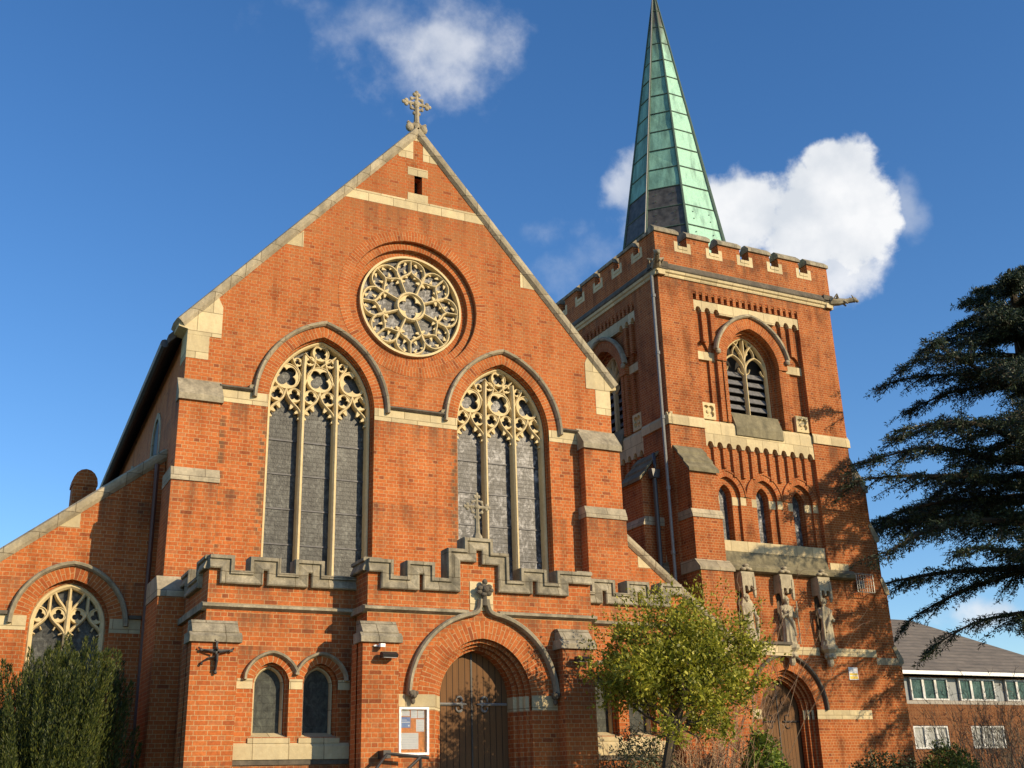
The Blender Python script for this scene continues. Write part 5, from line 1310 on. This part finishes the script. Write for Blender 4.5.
# --- cedar to the right of the tower: long level limbs carrying flat plates of needles
def cedar():
    random.seed(11)
    bx, by = 30.2, 22.8
    t = thing('cedar_tree', 'large dark cedar with level spreading boughs to the right of the tower', 'tree', (bx, by, 0))
    b = B(); b.tube([(bx, by, 0), (bx, by, 5), (bx-.1, by, 11), (bx, by, 15), (bx+.1, by, 17.6)], [.62, .50, .40, .22, .05], 12)
    lv = Leaves()
    def tuft(p, d, k):
        for _ in range(k):
            e = (d*.7+rv()*.9+Vector((0, 0, .12))).normalized()
            lv.diamond(p+rv()*.06, e*random.uniform(.07, .16), random.uniform(.010, .021))
    def spray(p, d, L, w, n):
        """fan of short shoots along an axis, drooping toward its end"""
        side = Vector((-d.y, d.x, 0)).normalized()
        for i in range(n):
            u = i/n; q = p+d*L*u; q.z -= .22*L*u*u
            for s in (-1, 1):
                l = w*(1-u*.72)*random.uniform(.4, 1.15)
                dd = (d*.85+side*s*random.uniform(.3, 1.0)+Vector((0, 0, random.uniform(-.65, .22)))).normalized()
                m_ = max(2, int(l/.06))
                for j in range(m_):
                    r = q+dd*l*j/m_; r.z -= .12*l*(j/m_)**2
                    tuft(r, dd, 3)
    def bough(z, a, L, up, droop=.0, dens=1.0):
        p = Vector((bx, by, z)); d = Vector((cos(a), sin(a), up)).normalized(); pts = [p.copy()]; n = 10
        for i in range(n):
            d = (d+Vector((random.uniform(-.11, .11), random.uniform(-.11, .11), random.uniform(-.10, .07)-droop*(i/n)))).normalized(); p = p+d*L/n; pts.append(p.copy())
        r0 = .04+.013*L
        b.tube(pts, [r0*(1-.9*i/n) for i in range(n+1)], 6)
        for i in range(2, n+1):
            u = i/n; q = pts[i]; dd = (pts[i]-pts[i-1]).normalized(); side = Vector((-dd.y, dd.x, 0)).normalized()
            for s in (-1, 1):
                for rep in range(2):
                    if random.random() > dens: continue
                    l = (.55+L*.22)*(1.12-u*.72)*random.uniform(.5, 1.15)
                    e = (dd*random.uniform(.5, 1.1)+side*s*random.uniform(.3, 1.0)+Vector((0, 0, random.uniform(-.42, .28)))).normalized()
                    st = q-dd*random.random()*L/n
                    b.tube([st, st+e*l*.5-Vector((0, 0, .02)), st+e*l-Vector((0, 0, .10*l))], [.022, .014, .005], 4)
                    spray(st+e*l*.08, e, l*1.0, .30+.07*L*(1.1-u), max(4, int(l/.17)))
            if i == n: spray(q-dd*.25, dd, 1.0, .34, 7)
    # (height, length, number, density) of each tier
    tiers = [(4.6, 4.4, 8, .7), (6.1, 6.6, 9, .55), (7.4, 7.2, 10, .8), (8.7, 7.7, 11, .95), (9.9, 7.6, 11, .95), (10.9, 7.7, 11, 1), (11.9, 7.1, 10, .9), (12.8, 6.2, 10, .9), (13.6, 5.2, 9, .9), (14.4, 4.5, 9, .9), (15.1, 3.6, 8, .9), (15.8, 2.9, 8, 1), (16.5, 2.2, 7, 1), (17.1, 1.3, 6, 1)]
    for i, (z, L, k, dn) in enumerate(tiers):
        for j in range(k):
            a = 2*pi*(j+random.uniform(-.3, .3))/k+i*.7
            if sin(a) > .55 and random.random() < .55: continue    # fewer on the far side
            bough(z+random.uniform(-.38, .38), a, L*random.uniform(.68, 1.0), random.uniform(.0, .20) if z > 8 else random.uniform(-.05, .12), .07, dn)
    for k in range(24):  # extra boughs, out of view, added to shade the tower's lower right
        bough(random.uniform(4.8, 9.0), random.uniform(-2.35, -.9), random.uniform(4.0, 6.6), random.uniform(-.03, .12), .05, 1)
    obj('trunk', b, BARK, t)
    rawmesh('crown', lv.v, lv.f, leaf_mat('cedar_needles', (.010, .022, .012), (.022, .042, .022), (.06, .085, .04), .06), t)
    print('cedar faces', len(lv.f))
cedar()

# --- low shrubs along the foot of the walls
def bush(name, label, cat, c, r, h, mat, n, ls, z0=0, group=None):
    t = thing(name, label, cat, (c[0], c[1], 0), group)
    b = B(); lv = Leaves()
    for k in range(9):
        a = random.uniform(0, 2*pi); e = Vector((c[0]+cos(a)*r[0]*.6, c[1]+sin(a)*r[1]*.6, h*random.uniform(.6, .85)))
        b.tube([(c[0]+cos(a)*.08, c[1]+sin(a)*.08, 0), ((c[0]+e.x)/2, (c[1]+e.y)/2, h*.4), e], [.03, .022, .01], 5)
    obj('stems', b, BARK, t)
    for _ in range(n):
        v = rv()*random.random()**.33; q = Vector((c[0]+v.x*r[0], c[1]+v.y*r[1], h*.52+v.z*h*.48))
        q.z += .10*sin(q.x*7)*(q.z/h)
        for j in range(9):
            p = q+rv()*.09; lv.diamond(p, (rv()+Vector((0, 0, .5))).normalized()*random.uniform(ls*.6, ls*1.3), ls*.24)
    rawmesh('foliage', lv.v, lv.f, mat, t)
BUSHG = leaf_mat('laurel_leaves', (.05, .085, .012), (.12, .18, .022), (.30, .36, .05), .25)
BUSHD = leaf_mat('dark_shrub_leaves', (.018, .028, .010), (.03, .045, .015), (.06, .075, .025), .1)
random.seed(31)
bush('leafy_shrub', 'bright yellow-green leafy shrub left of the tower door', 'shrub', (13.75, 17.3), (.50, .45), 2.58, BUSHG, 1100, .09)
bush('low_shrub', 'low dark shrub at the foot of the tower right of its door', 'shrub', (21.1, 22.0), (1.35, .7), 2.35, BUSHD, 1500, .08)
bush('round_shrub', 'rounded mid-green shrub in front of the modern block beside the tower', 'shrub', (25.4, 24.0), (.95, .8), 2.65, leaf_mat('privet_leaves', (.04, .07, .012), (.09, .13, .02), (.18, .22, .04), .2), 1300, .09)
bush('pale_shrub', 'pale variegated shrub under the porch windows behind the garden tree', 'shrub', (11.1, 17.35), (.85, .45), 2.62, leaf_mat('variegated_leaves', (.06, .07, .03), (.14, .15, .07), (.36, .35, .22), .2), 1100, .06)
def twiggy(name, label, c, spread, h, n, col, seed):
    random.seed(seed); t = thing(name, label, 'bare shrub', (c[0], c[1], 0)); b = B()
    for k in range(n):
        x = c[0]+random.gauss(0, spread*.35); y = c[1]+random.gauss(0, spread*.25); d = Vector((random.gauss(0, .22), random.gauss(0, .22), 1)).normalized()
        p = Vector((x, y, 0)); L = h*random.uniform(.6, 1.05); pts = [p.copy()]
        for i in range(5):
            d = (d+rv()*.16).normalized(); p = p+d*L/5; pts.append(p.copy())
        b.tube(pts, [.014, .012, .010, .008, .006, .003], 3, caps=False)
        for i in range(2, 6):
            for _ in range(3):
                e = (d+rv()*.9).normalized(); l = random.uniform(.15, .45)
                b.tube([pts[i], pts[i]+e*l*.5, pts[i]+(e+rv()*.3)*l], [.006, .005, .002], 3, caps=False)
    obj('stems', b, plain(name+'_twigs', col, .9, 0, .2, 5), t)
twiggy('bare_shrub', 'leafless brown twiggy shrub between the garden tree and the tower door', (12.6, 18.2), 1.9, 2.75, 230, (.30, .19, .11), 3)
twiggy('bare_shrub', 'leafless grey-brown shrub in front of the modern block at the right edge', (31.5, 26.5), 5.2, 4.7, 330, (.15, .12, .09), 4)
twiggy('climber_twigs', 'wispy leafless stems rising beside the tower buttress behind the garden tree', (15.9, 21.9), .9, 6.3, 45, (.22, .15, .10), 9)
